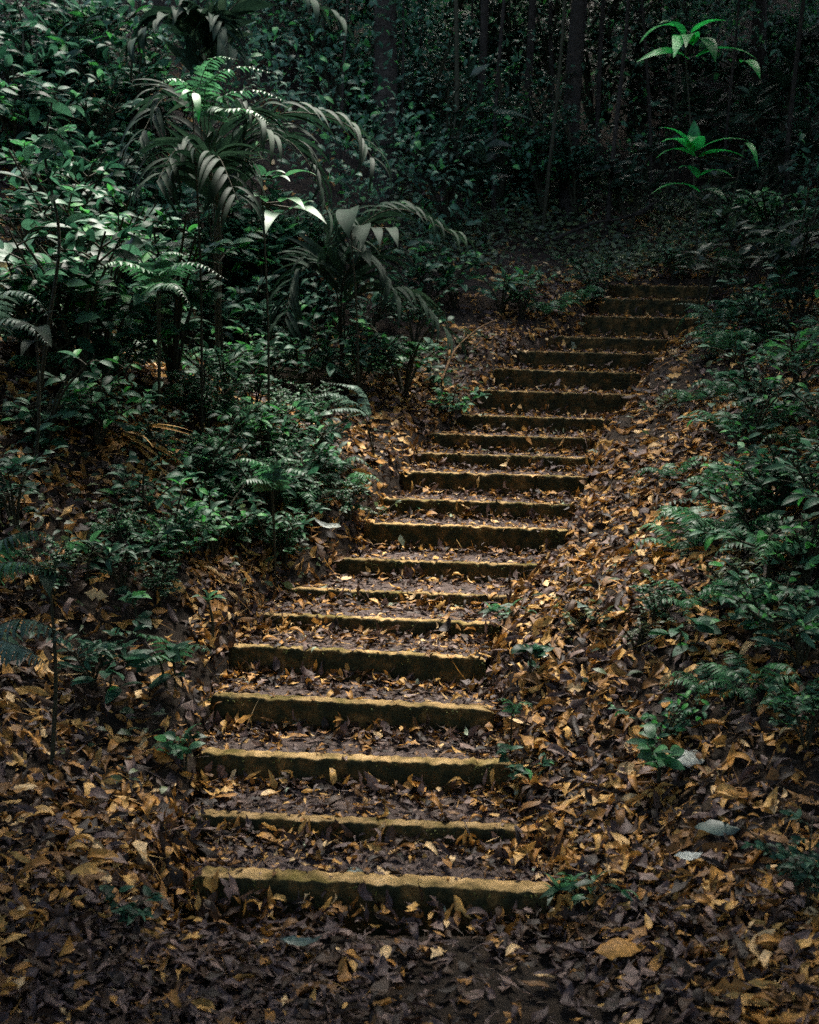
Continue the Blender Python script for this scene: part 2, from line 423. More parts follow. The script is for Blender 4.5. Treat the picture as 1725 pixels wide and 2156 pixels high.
def build_litter():
    g = Geo()
    # banks and path
    N = 90000
    y = 2.6 + (13.2 - 2.6) * RNG.random(N) ** 1.05
    x = RNG.uniform(-1, 1, N) * (.37 * y + .35)
    xc = np.interp(y, _cy, _cx); u = x - xc
    inst = (np.abs(u) < .57) & (y > SY[0] - .1) & (y < SY[-1] + .2)
    patch = np.sin(x * 2.1 + 1) * np.sin(y * 1.7) + .6 * np.sin(x * 4.3 + y * 3.1)
    dens = np.where(u < 0, np.where(y > 5.2, .9, .9), 1.) * np.clip(.85 + .5 * patch, .22, 1.2)
    dens = dens * np.where(y > 11.3, .45, 1) * np.where((y > 7.6) & (u < -1.3), .35, 1)
    ok = (~inst) & (RNG.random(N) < dens)
    x, y, u = x[ok], y[ok], u[ok]; n = len(x)
    nr = tnormal(x, y)
    z = terrain(x, y) + RNG.random(n) ** 1.5 * .04 + .010
    d = RNG.normal(0, 1, (n, 3)); nn = nr + RNG.normal(0, .42, (n, 3))
    # leaves on a slope tend to lie along it
    d = d - (d * nr).sum(-1, keepdims=True) * nr
    sc = .030 + .11 * RNG.random(n) ** 1.7
    pth = (y < SY[0] - .1) & (np.abs(u) < .85)
    nn = np.where(pth[:, None], nr + RNG.normal(0, .22, (n, 3)), nn); sc = np.where(pth, sc * .8, sc)
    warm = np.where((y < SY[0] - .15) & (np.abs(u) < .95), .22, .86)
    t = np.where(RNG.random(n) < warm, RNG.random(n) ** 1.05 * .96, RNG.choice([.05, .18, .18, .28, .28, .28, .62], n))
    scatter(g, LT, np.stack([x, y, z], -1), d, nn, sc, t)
    # treads
    for i, (a0, b0, a1, b1) in enumerate(TREADS):
        n = int(np.interp(i, [0, 4, 8, 20], [900, 820, 520, 240]))
        uu = RNG.random(n); vv = RNG.random(n) ** np.interp(i, [0, 5, 10], [.85, .75, .9])
        vv = np.clip(vv, .02 if i < 5 else -.06, 1)
        ed = RNG.random(n) < .22; uu = np.where(ed, np.where(RNG.random(n) < .5, uu * .12, 1 - uu * .16), uu)
        P = (a0 * (1 - uu[:, None]) + b0 * uu[:, None]) * (1 - vv[:, None]) + (a1 * (1 - uu[:, None]) + b1 * uu[:, None]) * vv[:, None]
        P[:, 2] += .006 + RNG.random(n) ** 2 * .022 * (1 + vv)
        nn = np.array([0, 0, 1.]) + RNG.normal(0, .28, (n, 3))
        t = ltint(n, .52 if i < 12 else .6)
        scatter(g, LT, P, RNG.normal(0, 1, (n, 3)) * [1, 1, .1], nn, (.018 + .075 * RNG.random(n) ** 2.0), t)
        if i >= 4:            # some leaves hang over the edge
            n2 = int(np.interp(i, [4, 8, 14, 20], [18, 30, 34, 46]))
            A, B = STEPS[i]; c = RNG.random(n2)[:, None]
            P = A * (1 - c) + B * c + np.array([0, .03, .008]) + RNG.normal(0, .012, (n2, 3)) * [1, 2, .3]
            scatter(g, LT, P, RNG.normal(0, 1, (n2, 3)) * [1, .5, .1], np.array([0, -.2, 1.]) + RNG.normal(0, .25, (n2, 3)), RNG.uniform(.03, .08, n2), ltint(n2, .8))
        n4 = int(np.interp(i, [0, 6, 20], [200, 100, 34])); A, B = STEPS[i]; c = RNG.random(n4)[:, None]
        foot = (A * (1 - c) + B * c)[:, 2] - (.10 if i == 0 else (SZ[i] - SZ[i - 1]))
        P = A * (1 - c) + B * c; P[:, 1] -= RNG.random(n4) ** 1.6 * .10 + .012; P[:, 2] = foot + RNG.random(n4) ** 2 * .05 + .01
        scatter(g, LT, P, RNG.normal(0, 1, (n4, 3)), np.array([0, -.35, 1.]) + RNG.normal(0, .35, (n4, 3)), RNG.uniform(.04, .1, n4), ltint(n4, .6))
        n5 = [46, 70, 46, 50, 60][i] if i < 5 else 26; c = RNG.random(n5)[:, None]
        P = A * (1 - c) + B * c; P[:, 1] += RNG.random(n5) ** .6 * .10 + .005; P[:, 2] += RNG.random(n5) * .008 + .003
        scatter(g, LT, P, RNG.normal(0, 1, (n5, 3)) * [1, 1, .05], np.array([0, 0, 1.]) + RNG.normal(0, .15, (n5, 3)), .012 + .05 * RNG.random(n5) ** 2.5, ltint(n5, .6))
        # drifts piled against both ends of the step
        n3 = 90 if i < 14 else 40
        A, B = STEPS[i]
        s = RNG.choice([0, 1], n3); c = np.where(s == 0, -RNG.random(n3) * .14 + .03, 1 + RNG.random(n3) * .14 - .03)[:, None]
        P = A * (1 - c) + B * c + np.stack([np.zeros(n3), RNG.uniform(-.12, .3, n3), RNG.uniform(-.09, .02, n3)], -1)
        tz = terrain(P[:, 0], P[:, 1]) + .02; P[:, 2] = np.maximum(P[:, 2], np.minimum(tz, P[:, 2] + .1))
        scatter(g, LT, P, RNG.normal(0, 1, (n3, 3)), np.array([0, -.2, 1.]) + RNG.normal(0, .4, (n3, 3)), RNG.uniform(.04, .1, n3), ltint(n3, .85))
    o = link('leaf_litter', g.mesh('leaf_litter', M_LITTER)); o['kind'] = 'stuff'
    o['label'] = 'brown and tan dead leaves carpeting the banks, path and treads'
build_litter()

def build_cover():
    """tiny ground plants on the top bank and left slope"""
    g = Geo(); tm = [leaf(1, .4, 3, droop=.6), leaf(1, .55, 3, droop=.9), leaf(1, .22, 3, 'lan', droop=.7)]
    N = 17000
    y = RNG.uniform(10.9, 14.2, N); x = RNG.uniform(-.2, 5.0, N)
    u = x - np.interp(y, _cy, _cx)
    ok = RNG.random(N) < np.clip(.55 + .5 * np.sin(x * 3 + 1) * np.sin(y * 2.3), .1, 1) * np.where(y < 11.4, .5, 1)
    x, y = x[ok], y[ok]
    N2 = 5200
    y2 = RNG.uniform(4.2, 9.5, N2); x2 = np.interp(y2, _cy, _cx) - .62 - RNG.random(N2) ** .8 * 2.8
    ok = RNG.random(N2) < np.clip(.2 + .9 * np.sin(x2 * 2.7 + .5) * np.sin(y2 * 2.9 + x2), 0, 1)
    x, y = np.concatenate([x, x2[ok]]), np.concatenate([y, y2[ok]])
    N3 = 1800
    y3 = RNG.uniform(4.0, 10, N3); x3 = np.interp(y3, _cy, _cx) + .8 + RNG.random(N3) * 2.0
    ok = RNG.random(N3) < np.clip(-.1 + .8 * np.sin(x3 * 2.3 + 2.5) * np.sin(y3 * 2.1 + x3), 0, 1)
    x, y = np.concatenate([x, x3[ok]]), np.concatenate([y, y3[ok]])
    n = len(x); z = terrain(x, y) + RNG.uniform(.02, .10, n) * np.where(y > 10.8, 1.4, 1)
    scatter(g, tm, np.stack([x, y, z], -1), RNG.normal(0, 1, (n, 3)) * [1, 1, .3], tnormal(x, y) + RNG.normal(0, .45, (n, 3)) + [0, -.3, 0],
            RNG.uniform(.03, .075, n) * np.where(y > 10.8, 1.5, 1), RNG.random(n))
    o = link('ground_cover', g.mesh('ground_cover', M_COVER)); o['kind'] = 'stuff'
    o['label'] = 'low small-leaved ground cover on the slopes and top bank'
build_cover()

# ------------------------------------------------------------------ plant builders
def shrub_meshes(h, rad, nstem, nleaf, ls, asp=.42, prof='ell', mat=M_MID, droop=.6, whorl=False, rise=.25):
    gs, gl = Geo(), Geo()
    P, D, Nn = [], [], []
    for s in range(nstem):
        a = random.uniform(0, 6.28); lean = random.uniform(.15, 1) * rad
        top = np.array([math.cos(a) * lean, math.sin(a) * lean, h * random.uniform(.55, 1.0)])
        mid = top * [.35, .35, .6]
        pts = spline([np.zeros(3), mid, top], 9)
        tube(gs, pts, np.linspace(.011, .004, 9) * (h + .4), 5)
        nb = random.randint(4, 7)
        for b in range(nb):
            t = random.uniform(.3, 1.0); p0 = pts[min(8, int(t * 8))]
            ba = random.uniform(0, 6.28); bl = rad * random.uniform(.25, .75) * (1.2 - t * .5)
            p1 = p0 + np.array([math.cos(ba) * bl, math.sin(ba) * bl, bl * random.uniform(-.05, .6)])
            bp = spline([p0, (p0 + p1) / 2 + [0, 0, bl * .12], p1], 7)
            tube(gs, bp, np.linspace(.005, .002, 7) * (h + .4), 4)
            k = max(3, nleaf // (nstem * nb))
            for j in range(k):
                tt = random.uniform(.2, 1.) if not whorl else random.uniform(.85, 1)
                q = bp[min(6, int(tt * 6))]; la = ba + (random.choice([-1, 1]) * random.uniform(.5, 1.3) if not whorl else random.uniform(0, 6.28))
                P.append(q); D.append((math.cos(la), math.sin(la), rise + random.gauss(0, .3)))
                Nn.append((random.gauss(.1, .4), random.gauss(-.55, .4), 1))
    n = len(P)
    T = [leaf(1, asp * random.uniform(.8, 1.2), 6, prof, droop=droop * random.uniform(.4, 1.7), fold=random.uniform(.05, .35), peti=.1) for _ in range(5)]
    scatter(gl, T, P, D, Nn, RNG.uniform(.55, 1.15, n) * ls, RNG.random(n))
    return gs.mesh('stem', M_STEM), gl.mesh('foliage', mat)

PLANTS = []
def plant(name, label, cat, protos, base, sc=1., rz=None, group=None, tilt=0):
    root = thing(name, label, cat, tuple(base), group)
    ms, ml = protos
    root.rotation_euler = (random.uniform(-tilt, tilt), random.uniform(-tilt, tilt), random.uniform(-.8, .8) if rz is None else rz)
    root.scale = (sc, sc, sc)
    link('stem', ms, root); link('foliage', ml, root)
    return root

def gbase(p, dz=.0):
    return np.array([p[0], p[1], float(terrain(p[0], p[1])) - .01 + dz])

def frond_mesh(name, pts, npair, plen, pw, mat, prof='pinna', droop=.5, hang=.2, ang=.35, tipf=.25, serr=.0, rad=.006, nseg=6, start=.08, lift=.35, bare=False, basef=.5):
    """a compound leaf along pts with paired leaflets"""
    g = Geo(); P = spline(pts, 40); Ln = np.linalg.norm(np.diff(P, axis=0), axis=1).sum()
    tube(g, P, np.linspace(rad, rad * .3, 40), 5, .4, 1)
    T = unit(np.gradient(P, axis=0)); up = np.array([0, 0, 1.])
    ts = np.linspace(start, .985, npair)
    pos, d, n, s = [], [], [], []
    for t in ts:
        k = min(39, t * 39); i0 = int(k)
        p = P[i0]; tg = T[i0]; sd = unit(np.cross(tg, up)); nu = unit(np.cross(sd, tg))
        prof_l = (basef + (1 - basef) * min(1, t / .3)) * (1 - (1 - tipf) * max(0, (t - .35) / .65) ** 1.3)
        for sg in (-1, 1):
            dv = sd * sg * math.cos(ang) + tg * math.sin(ang + t * .25) + nu * (lift * random.uniform(.4, 1.2)) * .4 - up * hang * random.uniform(.6, 1.4)
            pos.append(p + tg * random.uniform(-.3, .3) * Ln / npair * .3); d.append(dv + np.array([random.gauss(0, .05) for _ in range(3)]))
            n.append(nu + sd * sg * .25 + np.array([random.gauss(0, .12) for _ in range(3)])); s.append(plen * prof_l * random.uniform(.88, 1.1))
    T_ = [leaf(1, pw / plen * random.uniform(.9, 1.1), nseg, prof, droop=droop * random.uniform(.6, 1.4), fold=.12 if serr else random.uniform(.15, .5), serr=serr) for _ in range(3)]
    scatter(g, T_, pos, d, n, s, RNG.uniform(.15, .85, len(pos)))
    return g.mesh(name, [mat, M_STEM])

def px_frond_plant(name, label, cat, base_px, fronds, kw, group=None):
    """fronds: lists of (px, py, depth); base is where the plant meets the ground"""
    b = gbase(at(*base_px))
    root = thing(name, label, cat, tuple(b), group)
    for fr in fronds:
        pts = [at(*q) for q in fr]
        p0 = pts[0]
        stem = [b + np.array([0, 0, .0]), (b * .45 + p0 * .55) + np.array([0, 0, .05])]
        Lall = np.linalg.norm(p0 - b)
        full = stem + pts
        Ls = np.linalg.norm(np.diff(np.array(full), axis=0), axis=1); st = len(stem) / (len(full) - 1.0)
        kw2 = dict(kw); kw2['start'] = min(.8, st + .02)
        me = frond_mesh('frond', [q - b for q in full], mat=kw2.pop('mat'), **{k: v for k, v in kw2.items()})
        link('frond', me, root)
    return root

FERN = dict(npair=24, plen=.13, pw=.032, mat=M_FERN, prof='pinna', droop=.6, hang=.45, ang=.3, serr=.28, nseg=9, rad=.004, tipf=.08)
FERNG = dict(FERN, mat=M_PALE, pw=.038)
PALM = dict(npair=17, plen=.48, pw=.050, mat=M_GREY, prof='lan', droop=1.15, hang=.22, ang=.80, rad=.009, nseg=8, tipf=.7, basef=.8)

# --- drooping palms on the left
px_frond_plant('understory_palm', 'broad-leafleted grey-green palm with arching fronds above the left bank', 'palm', (455, 640, 7.3), [
    [(455, 430, 7.2), (430, 330, 7.0), (375, 312, 6.8), (330, 385, 6.6)],
    [(470, 430, 7.3), (500, 300, 7.3), (600, 238, 7.2), (730, 262, 7.1), (790, 345, 7.0)],
    [(470, 440, 7.4), (520, 330, 7.4), (590, 290, 7.4), (650, 345, 7.4), (690, 450, 7.4)],
    [(450, 430, 7.4), (430, 260, 7.6), (350, 205, 7.6), (290, 300, 7.4)],
    [(460, 430, 7.3), (455, 290, 7.2), (510, 232, 7.0), (580, 290, 6.9)],
    [(460, 440, 7.0), (440, 360, 6.7), (460, 330, 6.5), (500, 420, 6.3)]], PALM, 'drooping palms beside the staircase')
px_frond_plant('understory_palm', 'dark drooping palm left of the upper steps, fronds hanging towards the stairs', 'palm', (720, 720, 8.6), [
    [(720, 610, 8.5), (750, 490, 8.4), (840, 440, 8.3), (965, 500, 8.2)],
    [(720, 620, 8.5), (740, 560, 8.4), (790, 555, 8.3), (840, 625, 8.2)],
    [(730, 640, 8.5), (790, 610, 8.4), (870, 625, 8.3), (945, 705, 8.2)],
    [(710, 620, 8.5), (690, 530, 8.6), (730, 470, 8.5), (770, 520, 8.4)],
    [(715, 620, 8.5), (670, 560, 8.5), (620, 590, 8.4), (600, 680, 8.3)]], PALM, 'drooping palms beside the staircase')
px_frond_plant('understory_palm', 'dark palm at the top of the picture with fronds bending over the shade', 'palm', (430, 420, 9.4), [
    [(430, 160, 9.3), (470, 40, 9.2), (570, -30, 9.0), (720, 45, 8.9)],
    [(430, 160, 9.3), (400, 60, 9.2), (350, 40, 9.0), (290, 90, 8.9)],
    [(430, 160, 9.3), (420, 70, 9.2), (450, 40, 9.0), (490, 110, 8.9)]], dict(PALM, plen=.46, pw=.12), 'drooping palms beside the staircase')

# --- ferns placed after the photo
def fern(label, base, fronds, kw=FERN, group='ferns on the banks'):
    return px_frond_plant('fern', label, 'fern', base, fronds, kw, group)
fern('bright green feathery fern on the tall left bank below the top palm', (470, 330, 7.0), [
    [(430, 230, 7.0), (450, 165, 6.9), (510, 140, 6.8), (580, 155, 6.7)],
    [(440, 240, 7.0), (480, 200, 6.8), (545, 190, 6.7), (605, 215, 6.6)],
    [(420, 240, 7.0), (390, 180, 6.9), (360, 165, 6.8), (320, 185, 6.7)],
    [(420, 235, 7.0), (430, 150, 6.9), (460, 120, 6.8), (500, 125, 6.7)],
    [(440, 250, 6.9), (480, 230, 6.7), (530, 232, 6.6), (570, 262, 6.5)]], dict(FERN, plen=.12, npair=22))
fern('pale layered fern in the middle of the left shrubs', (330, 680, 6.2), [
    [(330, 600, 6.1), (290, 560, 6.0), (240, 550, 5.9), (190, 575, 5.8)],
    [(340, 600, 6.1), (370, 560, 6.0), (420, 555, 5.9), (480, 590, 5.8)],
    [(335, 610, 6.0), (350, 600, 5.8), (370, 600, 5.7), (400, 640, 5.6)],
    [(330, 600, 6.1), (330, 550, 6.1), (360, 530, 6.1), (400, 540, 6.1)]])
fern('big fern at the left picture edge, upper frond spread flat', (-60, 1300, 4.7), [
    [(-40, 1190, 4.6), (0, 1140, 4.5), (70, 1118, 4.5), (165, 1148, 4.4)],
    [(-40, 1200, 4.6), (0, 1186, 4.4), (60, 1186, 4.3), (140, 1215, 4.2)]], dict(FERN, plen=.13, pw=.034, hang=1.0))
fern('dull green fern with one long drooping frond at the left edge', (-50, 1420, 4.5), [
    [(-30, 1340, 4.5), (30, 1305, 4.4), (100, 1318, 4.3), (190, 1385, 4.2)],
    [(-40, 1340, 4.4), (10, 1350, 4.2), (60, 1370, 4.1), (100, 1400, 4.0)]], dict(FERNG, plen=.15, pw=.034, hang=1.0))
fern('bluish fern on the left bank beside the fourteenth step', (790, 900, 7.3), [
    [(765, 870, 7.2), (730, 838, 7.1), (690, 828, 7.0), (640, 842, 6.9)],
    [(760, 870, 7.2), (740, 860, 7.0), (700, 862, 6.9), (650, 880, 6.8)],
    [(775, 870, 7.2), (760, 820, 7.2), (730, 810, 7.2), (680, 805, 7.2)]], dict(FERNG, plen=.10))
fern('soft pale green fern left of the tenth step', (580, 1050, 5.9), [
    [(570, 1030, 5.9), (560, 985, 5.8), (520, 965, 5.7), (475, 975, 5.7)],
    [(575, 1030, 5.9), (600, 990, 5.8), (640, 995, 5.7), (690, 1050, 5.7)],
    [(570, 1030, 5.8), (550, 1010, 5.7), (520, 1010, 5.6), (490, 1030, 5.6)],
    [(575, 1025, 5.8), (580, 980, 5.8), (600, 965, 5.8), (630, 970, 5.8)]], dict(FERN, plen=.10))
fern('grey-green fern with a long frond over the right leaf bank', (1600, 1190, 6.3), [
    [(1560, 1120, 6.3), (1510, 1060, 6.2), (1440, 1050, 6.1), (1355, 1075, 6.0)],
    [(1560, 1130, 6.3), (1520, 1100, 6.1), (1450, 1105, 6.0), (1370, 1120, 5.9)],
    [(1560, 1125, 6.3), (1540, 1080, 6.2), (1490, 1075, 6.1), (1420, 1090, 6.0)],
    [(1570, 1130, 6.3), (1600, 1090, 6.2), (1640, 1090, 6.1), (1680, 1120, 6.0)]], dict(FERNG, plen=.12, npair=26))
fern('small fern with a frond reaching over the nineteenth step', (1560, 780, 8.9), [
    [(1530, 730, 8.9), (1500, 665, 8.8), (1460, 640, 8.7), (1410, 640, 8.6)],
    [(1530, 740, 8.9), (1500, 715, 8.7), (1460, 715, 8.6), (1418, 735, 8.5)],
    [(1535, 740, 8.9), (1520, 745, 8.7), (1480, 748, 8.6), (1440, 765, 8.5)],
    [(1540, 740, 8.9), (1570, 700, 8.8), (1610, 700, 8.7), (1650, 730, 8.6)]], dict(FERNG, plen=.13))
fern('bright green small fern on the bank behind the top step', (1540, 600, 10.6), [
    [(1535, 570, 10.5), (1525, 530, 10.4), (1505, 508, 10.3), (1475, 505, 10.2)],
    [(1540, 570, 10.5), (1560, 530, 10.4), (1590, 525, 10.3), (1620, 540, 10.2)],
    [(1538, 570, 10.5), (1535, 545, 10.3), (1510, 540, 10.1), (1480, 550, 10.0)]], dict(FERN, plen=.13))
fern('low fern at the right edge beside the fifteenth step', (1660, 880, 7.2), [
    [(1640, 860, 7.2), (1600, 830, 7.1), (1550, 830, 7.0), (1500, 850, 6.9)],
    [(1650, 870, 7.2), (1610, 880, 7.0), (1560, 890, 6.9), (1510, 920, 6.8)],
    [(1650, 860, 7.2), (1690, 830, 7.1), (1720, 830, 7.0), (1760, 850, 6.9)]], dict(FERNG, plen=.13))
fern('fern just left of the fifth step among brown leaves', (370, 1400, 4.9), [
    [(360, 1385, 4.9), (340, 1345, 4.8), (300, 1335, 4.7), (255, 1325, 4.6)],
    [(365, 1385, 4.9), (390, 1360, 4.8), (420, 1360, 4.7), (450, 1375, 4.6)],
    [(360, 1390, 4.9), (340, 1380, 4.7), (320, 1385, 4.6), (290, 1400, 4.5)]], dict(FERN, plen=.085, npair=16))
fern('greyish fern half hidden at the far left edge above the big fern', (-40, 760, 6.0), [
    [(-30, 680, 6.0), (0, 620, 5.9), (60, 620, 5.8), (120, 690, 5.7)],
    [(-30, 690, 6.0), (20, 670, 5.8), (70, 690, 5.7), (105, 730, 5.6)]], dict(FERNG, plen=.15, pw=.04))
fern('tiny fern at the right end of the fourth step', (1075, 1520, 4.55), [
    [(1080, 1500, 4.5), (1075, 1480, 4.5), (1060, 1470, 4.45), (1040, 1475, 4.4)],
    [(1080, 1500, 4.5), (1095, 1480, 4.5), (1110, 1480, 4.45), (1125, 1495, 4.4)]], dict(FERN, plen=.05, npair=12, pw=.016))

# --- leafy plants with a few big leaves, each leaf a part
def big_leaf_plant(name, label, cat, base_px, leaves, mat, prof='lan', group=None, stemr=.010):
    """leaves: (foot px, foot py, foot depth, tip px, tip py, tip depth, width)"""
    b = gbase(at(*base_px)); root = thing(name, label, cat, tuple(b), group)
    g = Geo()
    tops = [at(l[0], l[1], l[2]) for l in leaves]
    hi = max(tops, key=lambda p: p[2])
    sp = spline([b, (b + hi) / 2 + np.array([.02, 0, 0]), hi], 12)
    tube(g, sp - b, np.linspace(stemr, stemr * .5, 12), 6)
    for l, f in zip(leaves, tops):
        k = np.argmin(np.linalg.norm(sp - f, axis=1)); tube(g, [sp[k] - b, (sp[k] + f) / 2 - b, f - b], [stemr * .5] * 3, 4)
    link('stem', g.mesh('stem', M_STEM), root)
    for l, f in zip(leaves, tops):
        tip = at(l[3], l[4], l[5]); d = tip - f; Ln = np.linalg.norm(d)
        tv, tf = leaf(Ln * 1.08, l[6] * (1.1 if mat is M_VIVID else 1), 9, prof, droop=.8, fold=.18)
        # lay the chord of the curved blade along foot -> tip
        ch = unit(tv[-2]); a = math.atan2(ch[2], ch[1])
        rot = np.array([[1, 0, 0], [0, math.cos(a), math.sin(a)], [0, -math.sin(a), math.cos(a)]])
        Mx = frames(d[None], np.array([[random.gauss(0, .15), -.25 + random.gauss(0, .15), 1.]]))[0]
        gl = Geo(); gl.add((tv @ rot.T) @ Mx.T + (f - b), tf, random.uniform(.25, .9))
        link('leaf', gl.mesh('leaf', mat), root)
    return root
big_leaf_plant('broadleaf_sapling', 'vivid green rosette plant right of the stair top, one pale leaf upright', 'sapling', (1470, 560, 9.5), [
    (1462, 318, 9.5, 1390, 270, 9.3, .07), (1462, 322, 9.5, 1395, 300, 9.2, .10), (1462, 312, 9.5, 1462, 255, 9.5, .10), (1465, 318, 9.5, 1455, 300, 9.0, .15),
    (1466, 320, 9.5, 1575, 298, 9.3, .06), (1466, 330, 9.5, 1385, 333, 9.2, .06), (1470, 332, 9.5, 1570, 335, 9.2, .08), (1475, 370, 9.5, 1540, 372, 9.2, .07),
    (1470, 375, 9.5, 1430, 355, 9.2, .08), (1475, 405, 9.5, 1375, 408, 9.2, .06), (1480, 400, 9.5, 1530, 425, 9.3, .09), (1570, 300, 9.3, 1595, 350, 9.1, .05)], M_VIVID)
big_leaf_plant('broadleaf_sapling', 'tall vivid green sapling with broad leaves in the upper right corner', 'sapling', (1480, 480, 9.9), [
    (1440, 75, 9.8, 1390, 50, 9.5, .10), (1450, 85, 9.8, 1420, 120, 9.3, .16), (1455, 70, 9.8, 1530, 45, 9.6, .09), (1460, 95, 9.8, 1445, 100, 9.2, .14),
    (1450, 125, 9.8, 1345, 130, 9.5, .11), (1465, 120, 9.8, 1590, 125, 9.4, .10), (1470, 80, 9.8, 1505, 130, 9.5, .14), (1440, 60, 9.9, 1350, 90, 9.6, .09),
    (1560, 130, 9.6, 1600, 165, 9.3, .10)], M_VIVID)
big_leaf_plant('broadleaf_sapling', 'dark four-leaved seedling on the right bank beside the fifth step', 'sapling', (1618, 1390, 5.2), [
    (1612, 1318, 5.2, 1510, 1305, 5.1, .055), (1614, 1316, 5.2, 1695, 1300, 5.0, .06), (1612, 1330, 5.2, 1540, 1345, 4.9, .05),
    (1616, 1330, 5.2, 1700, 1345, 5.0, .05), (1614, 1328, 5.2, 1625, 1365, 4.9, .05)], M_DARK)
big_leaf_plant('broadleaf_sapling', 'pale green seedling with drooping leaves right of the fourth step', 'sapling', (1500, 1480, 4.9), [
    (1487, 1428, 4.9, 1450, 1432, 4.8, .03), (1489, 1427, 4.9, 1525, 1428, 4.8, .03), (1488, 1428, 4.9, 1478, 1458, 4.75, .03), (1488, 1426, 4.9, 1510, 1412, 4.9, .028)], M_FERN)
big_leaf_plant('broadleaf_sapling', 'green seedling with splayed leaves on the right bank beside the eleventh step', 'sapling', (1640, 1080, 6.4), [
    (1635, 985, 6.4, 1570, 975, 6.2, .07), (1635, 985, 6.4, 1690, 1000, 6.2, .08), (1635, 990, 6.4, 1610, 1040, 6.1, .08), (1638, 985, 6.4, 1660, 950, 6.4, .06),
    (1640, 1000, 6.4, 1680, 1050, 6.1, .07)], M_FERN)
big_leaf_plant('broadleaf_sapling', 'heart-leaved seedling in front of the big left fern', 'sapling', (100, 1310, 4.3), [
    (105, 1212, 4.3, 104, 1255, 4.15, .075), (104, 1210, 4.3, 70, 1200, 4.2, .05), (106, 1210, 4.3, 150, 1195, 4.2, .05)], M_GREY, 'heart')
big_leaf_plant('broadleaf_sapling', 'grey-green seedling with large tooth-edged leaf at the far left', 'sapling', (70, 900, 5.6), [
    (75, 690, 5.6, 108, 730, 5.4, .08), (70, 685, 5.6, 25, 695, 5.5, .06), (75, 680, 5.6, 120, 655, 5.6, .06), (72, 720, 5.6, 45, 750, 5.4, .06)], M_GREY)
big_leaf_plant('broadleaf_sapling', 'dark heart-leaved plant between the palms and the upper steps', 'sapling', (755, 640, 8.0), [
    (735, 440, 8.0, 735, 500, 7.8, .17), (760, 475, 8.0, 765, 520, 7.8, .15), (790, 480, 8.0, 800, 520, 7.8, .08), (820, 480, 8.0, 838, 520, 7.8, .08), (760, 530, 8.0, 780, 560, 7.8, .11)], M_GREY, 'heart')
big_leaf_plant('broadleaf_sapling', 'young plant left of the sixth step with two leaf pairs', 'sapling', (440, 1290, 5.2), [
    (437, 1268, 5.2, 405, 1258, 5.1, .045), (439, 1268, 5.2, 475, 1262, 5.1, .045), (438, 1262, 5.2, 425, 1240, 5.2, .04), (438, 1262, 5.2, 460, 1245, 5.2, .04)], M_FERN)
big_leaf_plant('broadleaf_sapling', 'bright lanky sapling lit on top of the left shrubs', 'sapling', (560, 560, 6.6), [
    (550, 370, 6.6, 535, 345, 6.5, .08), (560, 372, 6.6, 600, 365, 6.5, .06), (575, 375, 6.6, 610, 382, 6.5, .06), (600, 372, 6.6, 665, 370, 6.5, .06),
    (560, 425, 6.6, 520, 420, 6.4, .08), (590, 425, 6.6, 640, 440, 6.4, .09), (610, 440, 6.6, 685, 470, 6.4, .08), (580, 450, 6.6, 560, 490, 6.3, .09), (630, 440, 6.6, 660, 425, 6.5, .05)], M_FERN)
big_leaf_plant('broadleaf_sapling', 'single bright green hanging leaf on a thin stem above the left palm', 'sapling', (420, 560, 6.6), [
    (410, 195, 6.6, 418, 255, 6.5, .045), (404, 192, 6.6, 380, 205, 6.5, .03)], M_VIVID)

# --- shrubs on the banks: a handful of kinds, copied plant by plant
P_TALL = [shrub_meshes(1.1, .6, 7, 300, .165, .40, mat=M_MID) for _ in range(4)]
P_LOW = [shrub_meshes(.45, .36, 5, n_, l_, a_, mat=M_MID) for n_, l_, a_ in ((110, .11, .42), (170, .075, .5), (120, .12, .28), (240, .06, .45), (140, .09, .38))]
P_SEED = [shrub_meshes(.20 * h_, .13, n1, n2, l_, a_, p_, mat=m_, whorl=w_) for h_, n1, n2, l_, a_, p_, m_, w_ in ((1, 2, 24, .085, .45, 'ell', M_FERN, False), (1.3, 1, 9, .10, .6, 'heart', M_MID, False), (.8, 3, 40, .05, .5, 'ell', M_COVER, False), (1.1, 2, 16, .11, .26, 'lan', M_FERN, True), (.9, 2, 18, .07, .4, 'lan', M_MID, False), (1.2, 4, 60, .045, .3, 'lan', M_COVER, False), (1, 1, 7, .12, .38, 'ell', M_MID, True))]
P_BROAD = [shrub_meshes(1.2, .6, 5, 130, .30, .32, 'lan', mat=M_DARK, whorl=True) for _ in range(3)]
P_FINE = [shrub_meshes(.5, .38, 7, 700, .045, .5, mat=M_FERN, rise=.1) for _ in range(3)]

